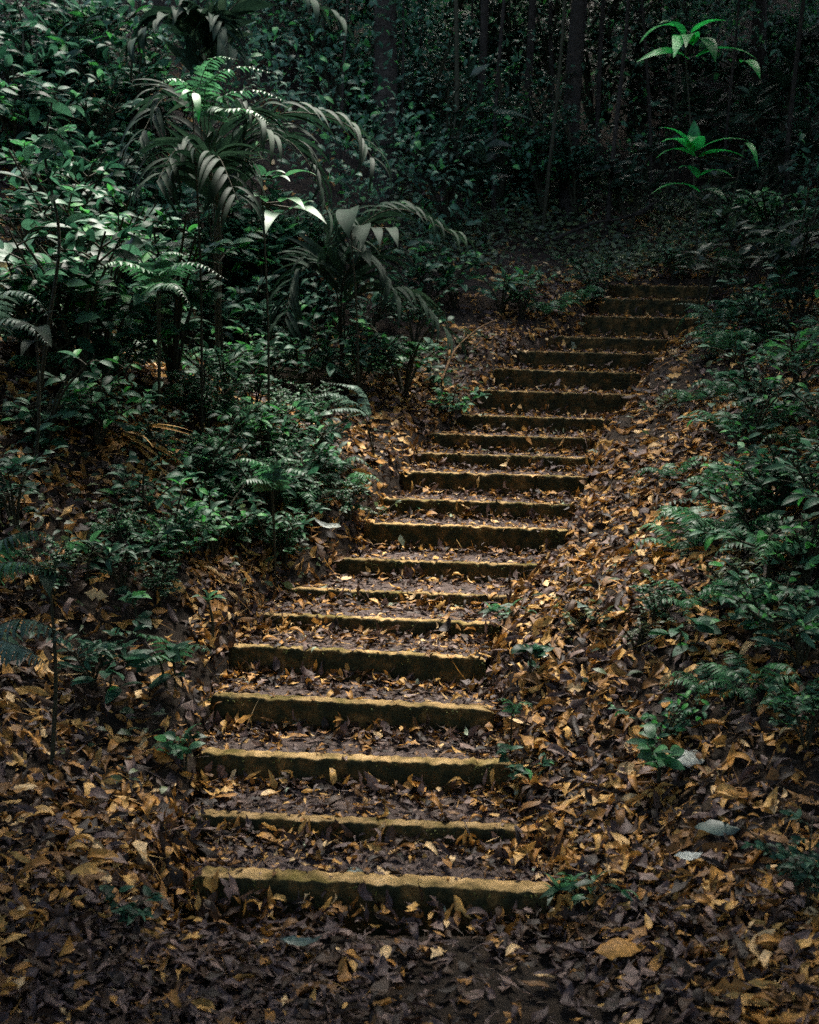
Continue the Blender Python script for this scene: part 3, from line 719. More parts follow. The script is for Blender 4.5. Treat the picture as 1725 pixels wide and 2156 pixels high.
def steploc(p):
    k = int(np.argmin(np.abs(SY - p[1])))
    return ORD[k]
def put(kind, protos, lst, name, cat, group):
    for k, (px, py, h, sc, lab) in enumerate(lst):
        p = above(px, py, h * sc * .75)
        plant(name, lab, cat, protos[k % len(protos)], gbase(p), sc, None, group, .08)
put('tall', P_TALL, [
    (60, 130, 1.1, 1.15, 'leafy shrub in the upper left corner, glints of bright green'), (180, 240, 1.1, 1.0, 'shrub below the upper left corner with overlapping leaves'),
    (230, 310, 1.1, 1.0, 'light grey-green shrub left of the arching palm'),
    (120, 390, 1.1, 1.0, 'broad shrub spreading behind the thin left sapling'), (310, 410, 1.1, .95, 'shrub directly below the palm fronds, pale leaves'),
    (210, 480, 1.1, .9, 'shrub in the centre of the left thicket'),
    (420, 470, 1.1, .95, 'well lit shrub under the palm with drooping leaves'), (560, 500, 1.1, .9, 'shrub at the right rim of the left thicket'),
    (650, 480, 1.1, .8, 'glossy shrub leaning to the dark gully'), (330, 540, 1.1, .8, 'shrub above the pale layered fern'),
    (510, 600, 1.1, .75, 'small-crowned shrub right of the pale layered fern'), (110, 560, 1.1, .8, 'shrub left of the pale layered fern'),
    (120, 40, 1.1, 1.2, 'highest shrub on the left bank at the picture top'), (280, 180, 1.1, 1.1, 'shadowy shrub left of the bright feathery fern')],
    'leafy_shrub', 'shrub', 'tall shrubs on the left bank')
def rows_of(kind, protos, h, sc, name, cat, group, rows):
    for (py, x0, x1, n, where) in rows:
        lst = []
        for k in range(n):
            nth = 'leftmost' if k == 0 else 'rightmost' if k == n - 1 else ORD[k] + ' from the left'
            lst.append((x0 + (x1 - x0) * (k + random.uniform(.2, .8)) / n, py + random.uniform(-25, 25), h, sc * random.uniform(.85, 1.15), f'{nth} {where}'))
        put(kind, protos, lst, name, cat, group)
FRONDS = []
for k in range(4):
    Lf = random.uniform(.8, 1.1)
    FRONDS.append(frond_mesh('frond', [(0, 0, 0), (0, Lf * .3, Lf * .34), (0, Lf * .65, Lf * .42), (0, Lf, Lf * random.uniform(.1, .3))], mat=M_FERN, **{**{q: v for q, v in FERN.items() if q != 'mat'}, 'plen': .20, 'pw': .05, 'npair': 22, 'start': .2}))
def fern_copy(label, p, sc, nf=7):
    root = thing('fern', label, 'fern', tuple(p), 'ferns on the banks')
    for k in range(nf):
        o = link('frond', FRONDS[k % 4], root); o.rotation_euler = (random.uniform(-.25, .2), random.uniform(-.2, .2), k * 6.28 / nf + random.uniform(-.3, .3)); o.scale = (sc * random.uniform(.75, 1.1),) * 3
def fern_row(py, x0, x1, n, sc, where):
    for k in range(n):
        nth = 'leftmost' if k == 0 else 'rightmost' if k == n - 1 else ORD[k] + ' from the left'
        p = above(x0 + (x1 - x0) * (k + random.uniform(.2, .8)) / n, py + random.uniform(-20, 20), .22 * sc)
        fern_copy(f'{nth} {where}', gbase(p), sc * random.uniform(.8, 1.15))
fern_row(600, 60, 560, 4, .5, 'small fern along the foot of the left thicket')
fern_row(690, 300, 640, 4, .45, 'small fern in the row level with the dead stump')
fern_row(770, 40, 560, 5, .4, 'small fern on left bank level with the seventeenth step')
fern_row(860, 330, 700, 4, .38, 'small fern on left bank level with the fifteenth step')
fern_row(950, 420, 720, 3, .36, 'small fern on left bank level with the twelfth step')
fern_row(1030, 400, 660, 3, .32, 'small fern on left bank level with the tenth step')
fern_row(1000, 640, 790, 2, .3, 'small fern at the rim of left bank by the eleventh step')
rows_of('fine', P_FINE, .5, .55, 'fine_leaved_bush', 'bush', 'fine-leaved bushes', [
    (840, 430, 720, 4, 'fine-leaved bush on left bank level with the fifteenth step'), (920, 440, 740, 4, 'fine-leaved bush on left bank level with the thirteenth step'),
    (1000, 420, 760, 4, 'fine-leaved bush on left bank level with the eleventh step'), (1080, 200, 640, 5, 'fine-leaved bush on left bank level with the tenth step'),
    (1190, 40, 420, 2, 'fine-leaved bush on left bank level with the eighth step')])
fern_row(1120, 180, 480, 3, .30, 'small fern on left bank level with the ninth step')
fern_row(1000, 1390, 1560, 2, .38, 'small fern on the right bank beside the eleventh step')
fern_row(1110, 1370, 1540, 2, .42, 'small fern on the right bank beside the ninth step, nearer the stairs')
fern_row(1240, 1440, 1720, 3, .36, 'small fern on the right bank beside the seventh step')
fern_row(820, 1430, 1580, 2, .42, 'small fern on the right bank beside the fifteenth step')
fern_row(1460, 1460, 1720, 3, .28, 'small fern on the right bank beside the fourth step')
fern_row(655, 1490, 1610, 2, .5, 'small fern leaning over the right end of the top steps')
fern_row(640, 1130, 1250, 2, .4, 'small fern at the left end of the top steps')
fern_row(900, 1480, 1740, 3, .4, 'small fern on the right bank level with the fourteenth step')
fern_row(1130, 1530, 1740, 3, .4, 'small fern on the right bank level with the ninth step')
fern_row(720, 1480, 1700, 3, .5, 'small fern on the right bank level with the eighteenth step')
rows_of('tall', P_TALL[::-1], 1.1, .85, 'leafy_shrub', 'shrub', 'tall shrubs on the left bank', [
    (15, -30, 240, 4, 'shrub cut by the top picture edge above the left thicket'),
    (90, -20, 330, 4, 'shrub in the highest row of the left thicket'), (220, 0, 400, 5, 'shrub in the second row of the left thicket'), (340, 90, 330, 3, 'shrub in the third row of the left thicket'),
    (430, 90, 680, 6, 'shrub in the fourth row of the left thicket'), (520, 80, 640, 5, 'shrub in the lowest row of the left thicket')])
rows_of('low', P_LOW[::-1], .45, .9, 'low_bush', 'bush', 'low bushes on the banks', [
    (620, 0, 640, 6, 'low bush along the foot of the left thicket'), (720, 350, 650, 3, 'low bush around the dead stump'), (790, 0, 600, 2, 'low bush on left bank level with the sixteenth step'),
    (880, 420, 700, 3, 'low bush on left bank level with the fourteenth step'), (960, 380, 680, 4, 'low bush on left bank level with the twelfth step'), (1060, 330, 600, 3, 'low bush on left bank level with the tenth step'),
    (820, 1560, 1760, 3, 'low bush on right bank level with the fifteenth step'), (960, 1540, 1760, 3, 'low bush on right bank level with the twelfth step'), (660, 1540, 1760, 3, 'low bush on right bank level with the nineteenth step')])
put('low', P_LOW, [
    (440, 650, .45, 1.1, 'low bush on the left bank above the dead stump'), (560, 720, .45, 1.0, 'low bush hanging over the dark gully'),
    (470, 730, .45, 1.2, 'lit low bush with drooping stems beside the dead stump'), (250, 690, .45, 1.0, 'sparse low bush over orange leaves on left bank'),
    (90, 800, .45, 1.1, 'low bush at the left edge beside brown leaves'), (200, 830, .45, .9, 'low bush left of the bundle of dry palm leaflets'),
    (330, 880, .45, .8, 'low bush right of the bundle of dry palm leaflets'), (540, 860, .45, 1.0, 'low bush above the soft pale green fern'),
    (420, 950, .45, .8, 'low bush left of the soft pale green fern'), (640, 930, .45, .8, 'low bush at the right end of the left bank'),
    (300, 1000, .45, .8, 'low bush in brown leaves halfway up the left bank'), (30, 980, .45, 1.0, 'dim low bush at the left edge above the big fern'),
    (250, 1130, .45, .8, 'low bush right of the big left fern'), (360, 1110, .45, .8, 'low bush beside the large tan leaves on left bank'),
    (60, 620, .45, 1.2, 'low bush beneath the mossy trunk'), (950, 830, .45, .7, 'low bush at the left end of the fifteenth step'),
    (1600, 760, .45, 1.2, 'dark low bush right of the seventeenth step'), (1680, 700, .45, 1.2, 'dark low bush at the right edge beside upper steps'),
    (1640, 940, .45, 1.0, 'low bush on right bank beside the thirteenth step'), (1700, 1060, .45, 1.1, 'low bush at the right edge below the splayed seedling'),
    (1560, 1000, .45, .8, 'low bush left of the splayed seedling'), (1610, 1240, .45, .8, 'low bush above the dark four-leaved seedling'),
    (1690, 1250, .45, .9, 'low bush at the right edge above the dark four-leaved seedling'), (1700, 1450, .45, .7, 'dark low bush at the right edge beside the fourth step'),
    (1400, 1480, .45, .5, 'small bush on the right leaf bank beside the fourth step'), (1690, 560, .45, 1.3, 'low bush at the right edge behind the top step'),
    (1600, 620, .45, 1.1, 'low bush right of the top step'), (190, 1340, .45, .7, 'low bush right of the drooping frond fern'),
    (1700, 1790, .45, .6, 'dark low plant at the right edge beside the second step')],
    'low_bush', 'bush', 'low bushes on the banks')
rows_of('low', P_LOW, .45, 1.3, 'low_bush', 'bush', 'low bushes on the banks', [
    (620, 600, 900, 4, 'dim bush in upper row of the dark hollow left of stairs'), (700, 590, 880, 4, 'dim bush in lower row of the dark hollow left of stairs'), (560, 850, 1080, 3, 'dim bush above the dark hollow left of the stairs')])
fern_row(750, 600, 880, 4, .5, 'dim fern in the dark hollow left of the stairs')
put('fine', P_FINE, [
    (400, 620, .5, 1.0, 'fine-leaved bush under the pale layered fern'), (560, 990, .5, .7, 'fine-leaved bush behind the soft pale green fern'),
    (1640, 420, .5, 2.0, 'fine-leaved dim bush right of the vivid rosette plant'), (1250, 560, .5, 1.0, 'fine-leaved bush on the bank left above the top step'),
    (1420, 540, .5, 1.0, 'fine-leaved bush on the mossy bank above the top step'), (430, 790, .5, .9, 'fine-leaved bush in the middle of left bank'),
    (1380, 1250, .5, .45, 'mossy fine-leaved tuft in the right leaf bank'), (1100, 600, .5, .8, 'fine-leaved bush left of the upper steps')],
    'fine_leaved_bush', 'bush', 'fine-leaved bushes')
put('seed', P_SEED, [
    (620, 940, .2, 1.2, 'seedling on left bank beside the twelfth step'), (700, 980, .2, 1.0, 'seedling left of the eleventh step'), (790, 1060, .2, 1.0, 'seedling at the left end of the tenth step'),
    (850, 1060, .2, .8, 'low seedling sprawling over the tenth step front'), (930, 770, .2, 1.3, 'seedling left of the sixteenth step'), (970, 700, .2, 1.3, 'seedling in shade left of the eighteenth step'),
    (350, 1370, .2, 1.2, 'seedling just left of the fern by the fifth step'), (390, 1570, .2, .9, 'dark seedling at the left end of the third step'), (290, 1270, .2, 1.0, 'seedling on bare leaves left of the seventh step'),
    (1230, 1280, .2, .9, 'lobed pale seedling right of the sixth step'), (1070, 1275, .2, .8, 'seedling at the right end of the sixth step'), (1100, 1590, .2, 1.0, 'dark seedling at the right end of the third step'),
    (1340, 1320, .2, .9, 'seedling in front of the mossy fine-leaved tuft'), (1430, 1310, .2, 1.0, 'seedling right of the mossy fine-leaved tuft'), (1390, 1580, .2, 1.0, 'bluish seedling right of the third step'),
    (1120, 1380, .2, .8, 'seedling at the right end of the fifth step'), (1380, 830, .2, 1.1, 'seedling right of the fifteenth step'), (1240, 1860, .2, .9, 'seedling at the right end of the lowest step'),
    (270, 1870, .2, .9, 'dim seedling left of the lowest step'), (1620, 1130, .2, 1.3, 'seedling below the grey-green right fern'), (230, 1400, .2, 1.2, 'light green seedling with strap leaves left of the fifth step'),
    (660, 870, .2, 1.2, 'seedling below the bluish fern'), (560, 1100, .2, 1.1, 'seedling left of the white torn leaf'), (480, 1060, .2, 1.1, 'seedling under the soft pale green fern'),
    (180, 1150, .2, 1.2, 'seedling at the tip of the big left fern'), (100, 880, .2, 1.5, 'seedling beside the thin left sapling'), (1530, 1180, .2, 1.1, 'seedling on the right bank beside the ninth step')],
    'seedling', 'seedling', 'seedlings on the banks')
put('broad', P_BROAD, [
    (1600, 60, 1.2, 1.2, 'dark broad-leaved shrub in the upper right corner'), (1690, 250, 1.2, 1.1, 'dark broad-leaved shrub at the right edge, upper part'),
    (1580, 330, 1.2, .9, 'dark broad-leaved shrub behind the vivid rosette plant'), (1400, 190, 1.2, 1.1, 'broad-leaved shrub left of the tall vivid sapling, one long grey leaf'),
    (1680, 480, 1.2, .8, 'dark broad-leaved shrub at the right edge above the upper steps'), (1000, 60, 1.2, 1.3, 'broad-leaved shrub in the dim forest at the top centre'),
    (1590, 500, 1.2, .7, 'broad-leaved shrub behind the small bright fern'), (940, 280, 1.2, 1.2, 'broad-leaved shrub in the dim forest right of the thick trunk'),
    (1520, 230, 1.2, 1.1, 'broad-leaved shrub between the two vivid saplings'), (1640, 160, 1.2, 1.2, 'broad-leaved shrub right of the tall vivid sapling'), (1560, 420, 1.2, .8, 'broad-leaved shrub right of the vivid rosette plant'),
    (1330, 330, 1.2, .9, 'broad-leaved shrub left of the vivid rosette plant'), (1690, 100, 1.2, 1.3, 'broad-leaved shrub highest at the right edge')],
    'broadleaf_shrub', 'shrub', 'broad-leaved shrubs')

# ------------------------------------------------------------------ dim forest behind the stairs
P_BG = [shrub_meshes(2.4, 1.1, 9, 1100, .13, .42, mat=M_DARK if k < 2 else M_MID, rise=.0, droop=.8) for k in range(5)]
rows = [('front', 13.0, 12, 560, 1250), ('second', 15.0, 13, 300, 1500), ('third', 17.5, 14, 150, 1650), ('fourth', 20.5, 15, 0, 1725), ('hindmost', 24.0, 16, -50, 1775)]
for rn, dd, n, x0, x1 in rows:
    for k in range(n):
        px = x0 + (x1 - x0) * (k + .5) / n + random.uniform(-20, 20)
        d = dd + random.uniform(-.6, .6)
        p = at(px, 300, d)
        sc = random.uniform(.7, 1.15) * (1 if rn != 'front' else .62)
        oi = f'{ORD[k]} shrub from the left in the {rn} row of dim forest beyond the stairs'
        plant('forest_shrub', oi, 'shrub', P_BG[random.randrange(5)], gbase(p), sc, None, 'shrubs in the dim forest beyond the stairs', .06)

def forest_mass():
    g = Geo(); n = 112000
    cn = 1850
    cy = 12.8 + 15 * RNG.random(cn) ** .9; cx = RNG.uniform(-1, 1, cn) * (.40 * cy + 1.0)
    ch = RNG.random(cn) ** 1.1 * np.interp(cy, [12.5, 14, 17, 28], [1.5, 4.2, 6.5, 7])
    k = RNG.integers(0, cn, n)
    fl = np.arange(cn) < 400; sd = np.where(RNG.random(cn) < .55, 1, -1)
    fy = RNG.uniform(9.2, 17, cn); fx = np.interp(fy, _cy, _cx) + np.where(sd > 0, RNG.uniform(1.4, 5.5, cn), -RNG.uniform(2.0, 5.0, cn))
    cx = np.where(fl, fx, cx); cy = np.where(fl, fy, cy); ch = np.where(fl, RNG.random(cn) * np.interp(np.abs(fx - np.interp(fy, _cy, _cx)), [1.5, 4], [.6, 3.2]), ch)
    x = cx[k] + RNG.normal(0, .25, n); y = cy[k] + RNG.normal(0, .25, n); y = np.where(fl[k], y, np.maximum(y, 12.6))
    z = terrain(x, y) + np.maximum(.03, ch[k] + RNG.normal(0, .20, n))
    tm = [leaf(1, a, 3, p, droop=q) for a, p, q in ((.42, 'ell', .8), (.5, 'ell', 1.2), (.3, 'lan', .9))]
    scatter(g, tm, np.stack([x, y, z], -1), RNG.normal(0, 1, (n, 3)) * [1, 1, .4] + [0, -.3, -.5], RNG.normal(0, .45, (n, 3)) + [.1, -.6, .9], RNG.uniform(.04, .125, n) * np.where(y > 15, 1.5, 1), np.clip(RNG.normal(.64, .3, n), 0, 1))
    o = link('forest_undergrowth', g.mesh('forest_undergrowth', M_MID)); o['kind'] = 'stuff'
    o['label'] = 'dim mass of small-leaved undergrowth filling the forest beyond the stairs'
forest_mass()

# ------------------------------------------------------------------ trees
def crown_mesh(rx, rz, n, ls, mat):
    g = Geo(); cl = RNG.normal(0, 1, (26, 3)); cl = unit(cl) * RNG.uniform(.3, 1, (26, 1)) ** .5
    c = cl[RNG.integers(0, 26, n)] + RNG.normal(0, .2, (n, 3))
    P = c * [rx, rx, rz]
    scatter(g, [leaf(1, .42, 4, droop=.7), leaf(1, .36, 4, 'lan', droop=.9)], P, RNG.normal(0, 1, (n, 3)) * [1, 1, .5], RNG.normal(0, .6, (n, 3)) + [0, 0, 1], RNG.uniform(.6, 1.2, n) * ls, RNG.random(n))
    return g.mesh('crown', mat)
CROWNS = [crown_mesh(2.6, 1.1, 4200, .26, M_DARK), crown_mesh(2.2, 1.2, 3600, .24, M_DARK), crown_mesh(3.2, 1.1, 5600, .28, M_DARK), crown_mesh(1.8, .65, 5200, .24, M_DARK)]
def tree(label, base, h, r, lean=(0, 0), ck=0, cs=1., mat=M_BARK, limbs=3):
    base = gbase(base, -.3); root = thing('forest_tree', label, 'tree', tuple(base), 'trees around the staircase')
    g = Geo(); n = 16
    t = np.linspace(0, 1, n)
    pts = np.stack([lean[0] * t + .05 * np.sin(t * 7 + r * 90), lean[1] * t + .04 * np.sin(t * 9 + r * 50), t * h], -1)
    rad = r * (1 - .45 * t) * (1 + .6 * np.exp(-t * 22))
    tube(g, pts, rad, 10)
    for k in range(limbs):
        a = random.uniform(0, 6.28); p0 = pts[11 + k % 4]
        p1 = p0 + np.array([math.cos(a), math.sin(a), .9]) * random.uniform(.8, 1.6)
        tube(g, spline([p0, (p0 + p1) / 2 + [0, 0, .15], p1], 6), np.linspace(r * .45, r * .12, 6), 6)
    link('trunk', g.mesh('trunk', mat), root)
    c = link('crown', CROWNS[ck], root, tuple(pts[-1] + np.array([0, 0, .3]))); c.scale = (cs,) * 3; c.rotation_euler[2] = random.uniform(0, 6)
    return root
def ptree(label, px, d, h, r, **k): return tree(label, at(px, 400, d), h, r, **k)
ptree('thickest dark trunk left of centre, behind the palm', 790, 11.9, 6.8, .15, ck=2, cs=.65, lean=(.3, 2.2))
ptree('dark straight trunk right of centre, behind the top bank', 1207, 12.7, 6.6, .11, ck=0, cs=.7, lean=(.2, .8))
ptree('slender trunk just left of the right-hand straight trunk', 1112, 13.4, 6.5, .05, ck=1, cs=.8)
ptree('slender trunk in the middle of the dim forest', 1010, 13.0, 6.5, .055, ck=0, cs=.8)
ptree('slim trunk right of the thickest trunk', 900, 16.6, 7, .07, ck=1, cs=.55)
ptree('thin trunk rising behind the vivid rosette plant', 1330, 15.4, 6.5, .06, ck=2, cs=.55)
ptree('thin trunk behind the palm fronds left of the thickest trunk', 640, 14.0, 6.4, .06, ck=1, cs=.55, lean=(-.3, 2.0))
ptree('dark trunk in the gloom at the upper left behind the shrubs', 300, 12.5, 6.2, .10, ck=2, lean=(-1.2, 2.0))
ptree('trunk in the upper right corner behind the tall vivid sapling', 1600, 14.5, 6.3, .10, ck=0, cs=.8)
CR_S = crown_mesh(.9, .5, 260, .20, M_DARK)
def pole(label, px, d, h, r):
    base = gbase(at(px, 400, d), -.1); root = thing('pole_tree', label, 'tree', tuple(base), 'pole-thin young trees in the dim forest')
    g = Geo(); t = np.linspace(0, 1, 20); ph = random.uniform(0, 6)
    pts = np.stack([random.uniform(-.3, .3) * t + .05 * np.sin(t * 5 + ph), random.uniform(-.2, .3) * t, t * h], -1)
    tube(g, pts, r * (1 - .5 * t), 6); link('trunk', g.mesh('trunk', M_BARK if random.random() < .6 else M_STEM), root)
    c = link('crown', CR_S, root, tuple(pts[-1])); c.rotation_euler[2] = ph
PX = [(520, 11.8), (585, 13.1), (690, 12.6), (725, 11.4), (845, 12.4), (880, 13.6), (945, 12.2), (975, 14.2), (1045, 12.5), (1080, 14.5), (1150, 12.3), (1175, 14.0), (1255, 13.2), (1290, 12.4), (1365, 12.9), (1420, 13.6), (1530, 12.6), (1660, 12.0)]
for k, (px, d) in enumerate(PX):
    pole(f'{ORD[k]} pole-thin young tree from the left beyond the stairs', px, d, random.uniform(4.0, 5.5), random.uniform(.014, .034))
tree('yellow-green mossy trunk at the left picture edge', gbase(at(42, 600, 6.9)), 7.5, .075, lean=(-2.6, .6), ck=1, mat=M_MOSSBARK)
tree('added shade tree beside the path at the lower left, out of view above', (-3.1, 1.4, 0), 4.5, .13, lean=(.2, 1.2), ck=2, cs=.88)  # unseen, put here to shade the lower left ground
tree('added shade tree on the right bank beyond the right picture edge', (4.8, 5.8, 0), 4.2, .14, lean=(-.5, 1.7), ck=0, cs=1.1)  # unseen, added so its crown keeps the right bank dim
tree('added shade tree on the right bank near the right picture edge, upper part', (4.8, 9.2, 0), 4.4, .13, lean=(-.1, .8), ck=2, cs=1.0)  # out of frame, added to shade the upper right bank
tree('added shade tree behind the viewer over the lower path', (1.3, -.6, 0), 4.4, .15, lean=(-.3, 2.2), ck=0, cs=1.0)  # unseen, crown leaned forward to shade the foreground
tree('added canopy tree on the high left bank beyond the left picture edge', (-6.2, 7.0, 0), 4.0, .12, ck=1, cs=1.0)  # unseen, part of the added canopy that blocks light from the left
tree('added unseen slanting tree shading the lower left picture corner', (-3.1, 2.9, 0), 4.3, .08, lean=(1.5, 1.9), ck=3, cs=1.12)  # added out of view, dense crown placed to darken the lower left
tree('added unseen slanting tree shading the lower right picture corner', (3.4, 3.2, 0), 4.3, .08, lean=(-.5, 1.5), ck=3, cs=1.0)  # added out of view, dense crown placed to darken the lower right
tree('added slanting shade tree arching over the viewer', (3.0, 1.0, 0), 4.4, .06, lean=(-2.6, 2.8), ck=3, cs=.9)  # added out of frame, crown placed to shade the near path
for k, (x, y, h, cs, lab) in enumerate([(-3.2, -3.6, 3.4, 1.0, 'left behind the viewer'), (1.2, -4.8, 3.2, 1.1, 'straight behind the viewer'), (4.4, -2.6, 3.4, 1.0, 'right behind the viewer'),  # trees added around the viewer and at the sides to block sky light
        (-5.6, .6, 3.6, 1.0, 'far left of the lower path'), (6.4, 1.6, 3.4, 1.0, 'far right of the lower path'), (7.4, 6.0, 3.4, 1.0, 'far right of the middle steps'), (7.0, 11.5, 3.6, 1.0, 'far right of the upper steps'),
        (5.6, 16.5, 5.5, 1.2, 'deep behind the vivid saplings'), (8.5, 19, 5.5, 1.2, 'deep in the far right of the forest'), (4.4, 22, 5.5, 1.2, 'deepest in the dim forest'),  # added so their crowns shade the far hillside
        (-2.9, .5, 2.3, .6, 'low on the left of the viewer'), (3.1, .4, 2.3, .6, 'low on the right of the viewer')]):  # low crowns added beside the viewer to cut side light
    tree('added shade tree ' + lab, (x, y, 0), h, .12, ck=k % 3, cs=cs)

# thin sapling stem on the left
def sapling_stem():
    pts = [above(70, 930, 0), at(100, 700, 5.7), at(125, 500, 5.75), at(95, 330, 5.8), at(110, 210, 5.85)]
    b = pts[0]; root = thing('thin_sapling', 'thin bare-stemmed sapling rising at the left picture edge', 'sapling', tuple(b))
    g = Geo(); sp = spline(pts, 24) - b; tube(g, sp, np.linspace(.012, .005, 24), 6); link('stem', g.mesh('stem', M_STEM), root)
    gl = Geo(); n = 46; k = RNG.integers(10, 24, n)
    scatter(gl, [leaf(1, .4, 6, droop=.8, fold=.2, peti=.12)], sp[k] + RNG.normal(0, .05, (n, 3)), RNG.normal(0, 1, (n, 3)) * [1, 1, .3], RNG.normal(0, .3, (n, 3)) + [0, 0, 1], RNG.uniform(.09, .16, n), RNG.random(n))
    link('foliage', gl.mesh('foliage', M_MID), root)
sapling_stem()

# dead wood
def stick(name, label, cat, pts, r, mat=M_TWIG, forks=()):
    pts = [np.asarray(p) for p in pts]; b = pts[0]; root = thing(name, label, cat, tuple(b))
    g = Geo(); sp = spline(pts, 18) - b; tube(g, sp, np.linspace(r, r * .35, 18), 6); link('stem', g.mesh('stem', mat), root)
    for f in forks:
        g = Geo(); s2 = spline([np.asarray(q) for q in f], 10) - b; tube(g, s2, np.linspace(r * .7, r * .25, 10), 5); link('fork', g.mesh('fork', mat), root)
stick('fallen_branch', 'bent fallen branch with upturned forks on the bank above the stairs', 'branch',
      [at(1165, 505, 11.7), at(1250, 470, 11.8), at(1320, 458, 11.9), at(1380, 425, 11.9)], .02, mat=M_BARK,
      forks=[[at(1335, 456, 11.9), at(1365, 440, 11.9), at(1368, 420, 11.9)], [at(1300, 462, 11.9), at(1350, 445, 11.8), at(1390, 420, 11.7)]])
stick('fallen_branch', 'long thin curved stick on the left of the upper steps', 'branch', [at(930, 800, 8.3), at(960, 735, 8.6), at(1010, 690, 9.0), at(1050, 672, 9.2)], .009)
stick('fallen_branch', 'thin dry stick leaning in the right leaf bank', 'branch', [at(1310, 1440, 4.9), at(1330, 1400, 5.0), at(1345, 1345, 5.1)], .006)
stick('fallen_branch', 'long thin stick lying across the right bank', 'branch', [above(1420, 1690, .03), above(1520, 1610, .05), above(1590, 1560, .03)], .006)
def stump():
    b = gbase(above(395, 700, .1)); root = thing('dead_stump', 'weathered broken stump in the left shrubs', 'stump', tuple(b))
    g = Geo(); tube(g, np.array([[0, 0, -.05], [.005, 0, .06], [0, .01, .16], [.012, 0, .22]]), [.085, .07, .066, .055], 12); link('trunk', g.mesh('trunk', M_BARK), root)
    g = Geo()
    for k in range(14):
        a = k / 14 * 6.28; q = np.array([math.cos(a) * .058, math.sin(a) * .058, .19])
        tube(g, [q, q * [1.05, 1.05, 1] + [0, 0, .05], q * [1.1, 1.1, 1] + [0, 0, random.uniform(.05, .13)]], [.012, .01, .002], 4)
    link('splinter', g.mesh('splinter', M_TWIG), root)
stump()
def dry_frond():
    p = above(255, 905, .06); b = gbase(p); root = thing('dry_palm_frond', 'bundle of dry tan palm leaflets lying on the left bank', 'frond', tuple(b))
    g = Geo(); n = 12; pos = np.zeros((n, 3)) + [0, 0, .04] + RNG.normal(0, .015, (n, 3))
    d = np.array([.75, -.35, -.25]) + RNG.normal(0, .16, (n, 3))
    scatter(g, [leaf(1, .06, 8, 'lan', droop=.5, fold=.5)], pos, d, RNG.normal(0, .3, (n, 3)) + [0, -.5, 1], RNG.uniform(.3, .48, n), RNG.uniform(.77, .96, n))
    link('leaflet', g.mesh('leaflet', M_LITTER), root)
    g = Geo(); tube(g, [np.array([-.12, .06, .06]), np.array([0, 0, .05]), np.array([.2, -.1, .0])], [.007, .006, .004], 5); link('stalk', g.mesh('stalk', M_TWIG), root)
dry_frond()

# ------------------------------------------------------------------ single fallen leaves
LM = [leaf(1, w, 9, pf, droop=dr, fold=fo, curl=cu, wav=wv, rag=.14)
      for (w, pf, dr, fo, cu, wv) in [(.38, 'ell', 1.0, .3, .5, .03), (.30, 'lan', -1.2, .5, -.6, .03), (.44, 'ell', .5, -.3, .9, .05), (.5, 'lobe', .9, .3, .5, .03),
                                      (.34, 'lan', 1.6, .7, .2, .02), (.42, 'ell', -.6, .1, -1., .06)]]
FORM = ['curled oval', 'narrow folded', 'wavy oval', 'ragged lobed', 'tightly rolled', 'flat crinkled']
HUE = [('dark brown', .08), ('brown', .2), ('mauve-grey', .28), ('russet', .40), ('orange-brown', .52), ('pinkish grey', .62), ('tan', .72), ('pale tan', .86), ('straw-coloured', .95)]
LMESH = {}
def leaf_me(f, h):
    if (f, h) not in LMESH:
        g = Geo(); tv, tf = LM[f]; tv = tv - tv.mean(0) * [1, 1, 0]; tv[:, 2] -= tv[:, 2].min() * .6
        g.add(tv, tf, HUE[h][1]); LMESH[(f, h)] = g.mesh('fallen_leaf', M_LITTER)
    return LMESH[(f, h)]
def lay(o, p, n, s, a):
    d = np.array([math.cos(a), math.sin(a), 0.])
    Mx = frames(d[None], np.asarray(n, float)[None])[0]
    o.matrix_world = Matrix.Translation(Vector(p)) @ Matrix([list(r) for r in Mx]).to_4x4() @ Matrix.Scale(s, 4)
LEAVES = []
def add_leaf(p, n, where, s=None):
    f = random.randrange(6); h = random.choices(range(9), [3, 2.5, 4, 2, 1.4, 1.5, .9, .5, .3] if where[0] == 'path' else [1, 1.6, 1.4, 2.6, 3.2, 1.2, 3.4, 2.6, 1])[0]
    LEAVES.append((p, n, where, f, h, s or random.uniform(.075, .13)))
for i in range(7):
    a0, b0, a1, b1 = TREADS[i]
    for k in range([14, 13, 12, 11, 9, 8, 7][i]):
        uu = random.random(); vv = random.uniform(.2, .95)
        p = (a0 * (1 - uu) + b0 * uu) * (1 - vv) + (a1 * (1 - uu) + b1 * uu) * vv + np.array([0, 0, .02])
        add_leaf(p, (random.gauss(0, .18), random.gauss(0, .18), 1), ('tread', i), random.uniform(.07, .12))
for k in range(46):
    y = random.uniform(2.95, SY[0] - .2); x = random.uniform(-.36, .36) * y
    add_leaf((x, y, float(terrain(x, y)) + .03), tuple(tnormal(np.array(x), np.array(y)) + RNG.normal(0, .15, 3)), ('path', 0), random.uniform(.06, .10))
for side in (-1, 1):
    for k in range(62):
        y = random.uniform(3.5, 7.4); xc = float(np.interp(y, _cy, _cx)); lim = (.36 * y - abs(xc)) if True else 0
        u = random.uniform(.72, max(.9, .36 * y - side * xc - .05)); x = xc + side * u
        add_leaf((x, y, float(terrain(x, y)) + .035), tuple(tnormal(np.array(x), np.array(y)) + RNG.normal(0, .3, 3)), ('left' if side < 0 else 'right', int(np.argmin(np.abs(SY - y)))))
from collections import defaultdict
bykey = defaultdict(list)
for L_ in LEAVES: bykey[(L_[2], L_[3], L_[4])].append(L_)
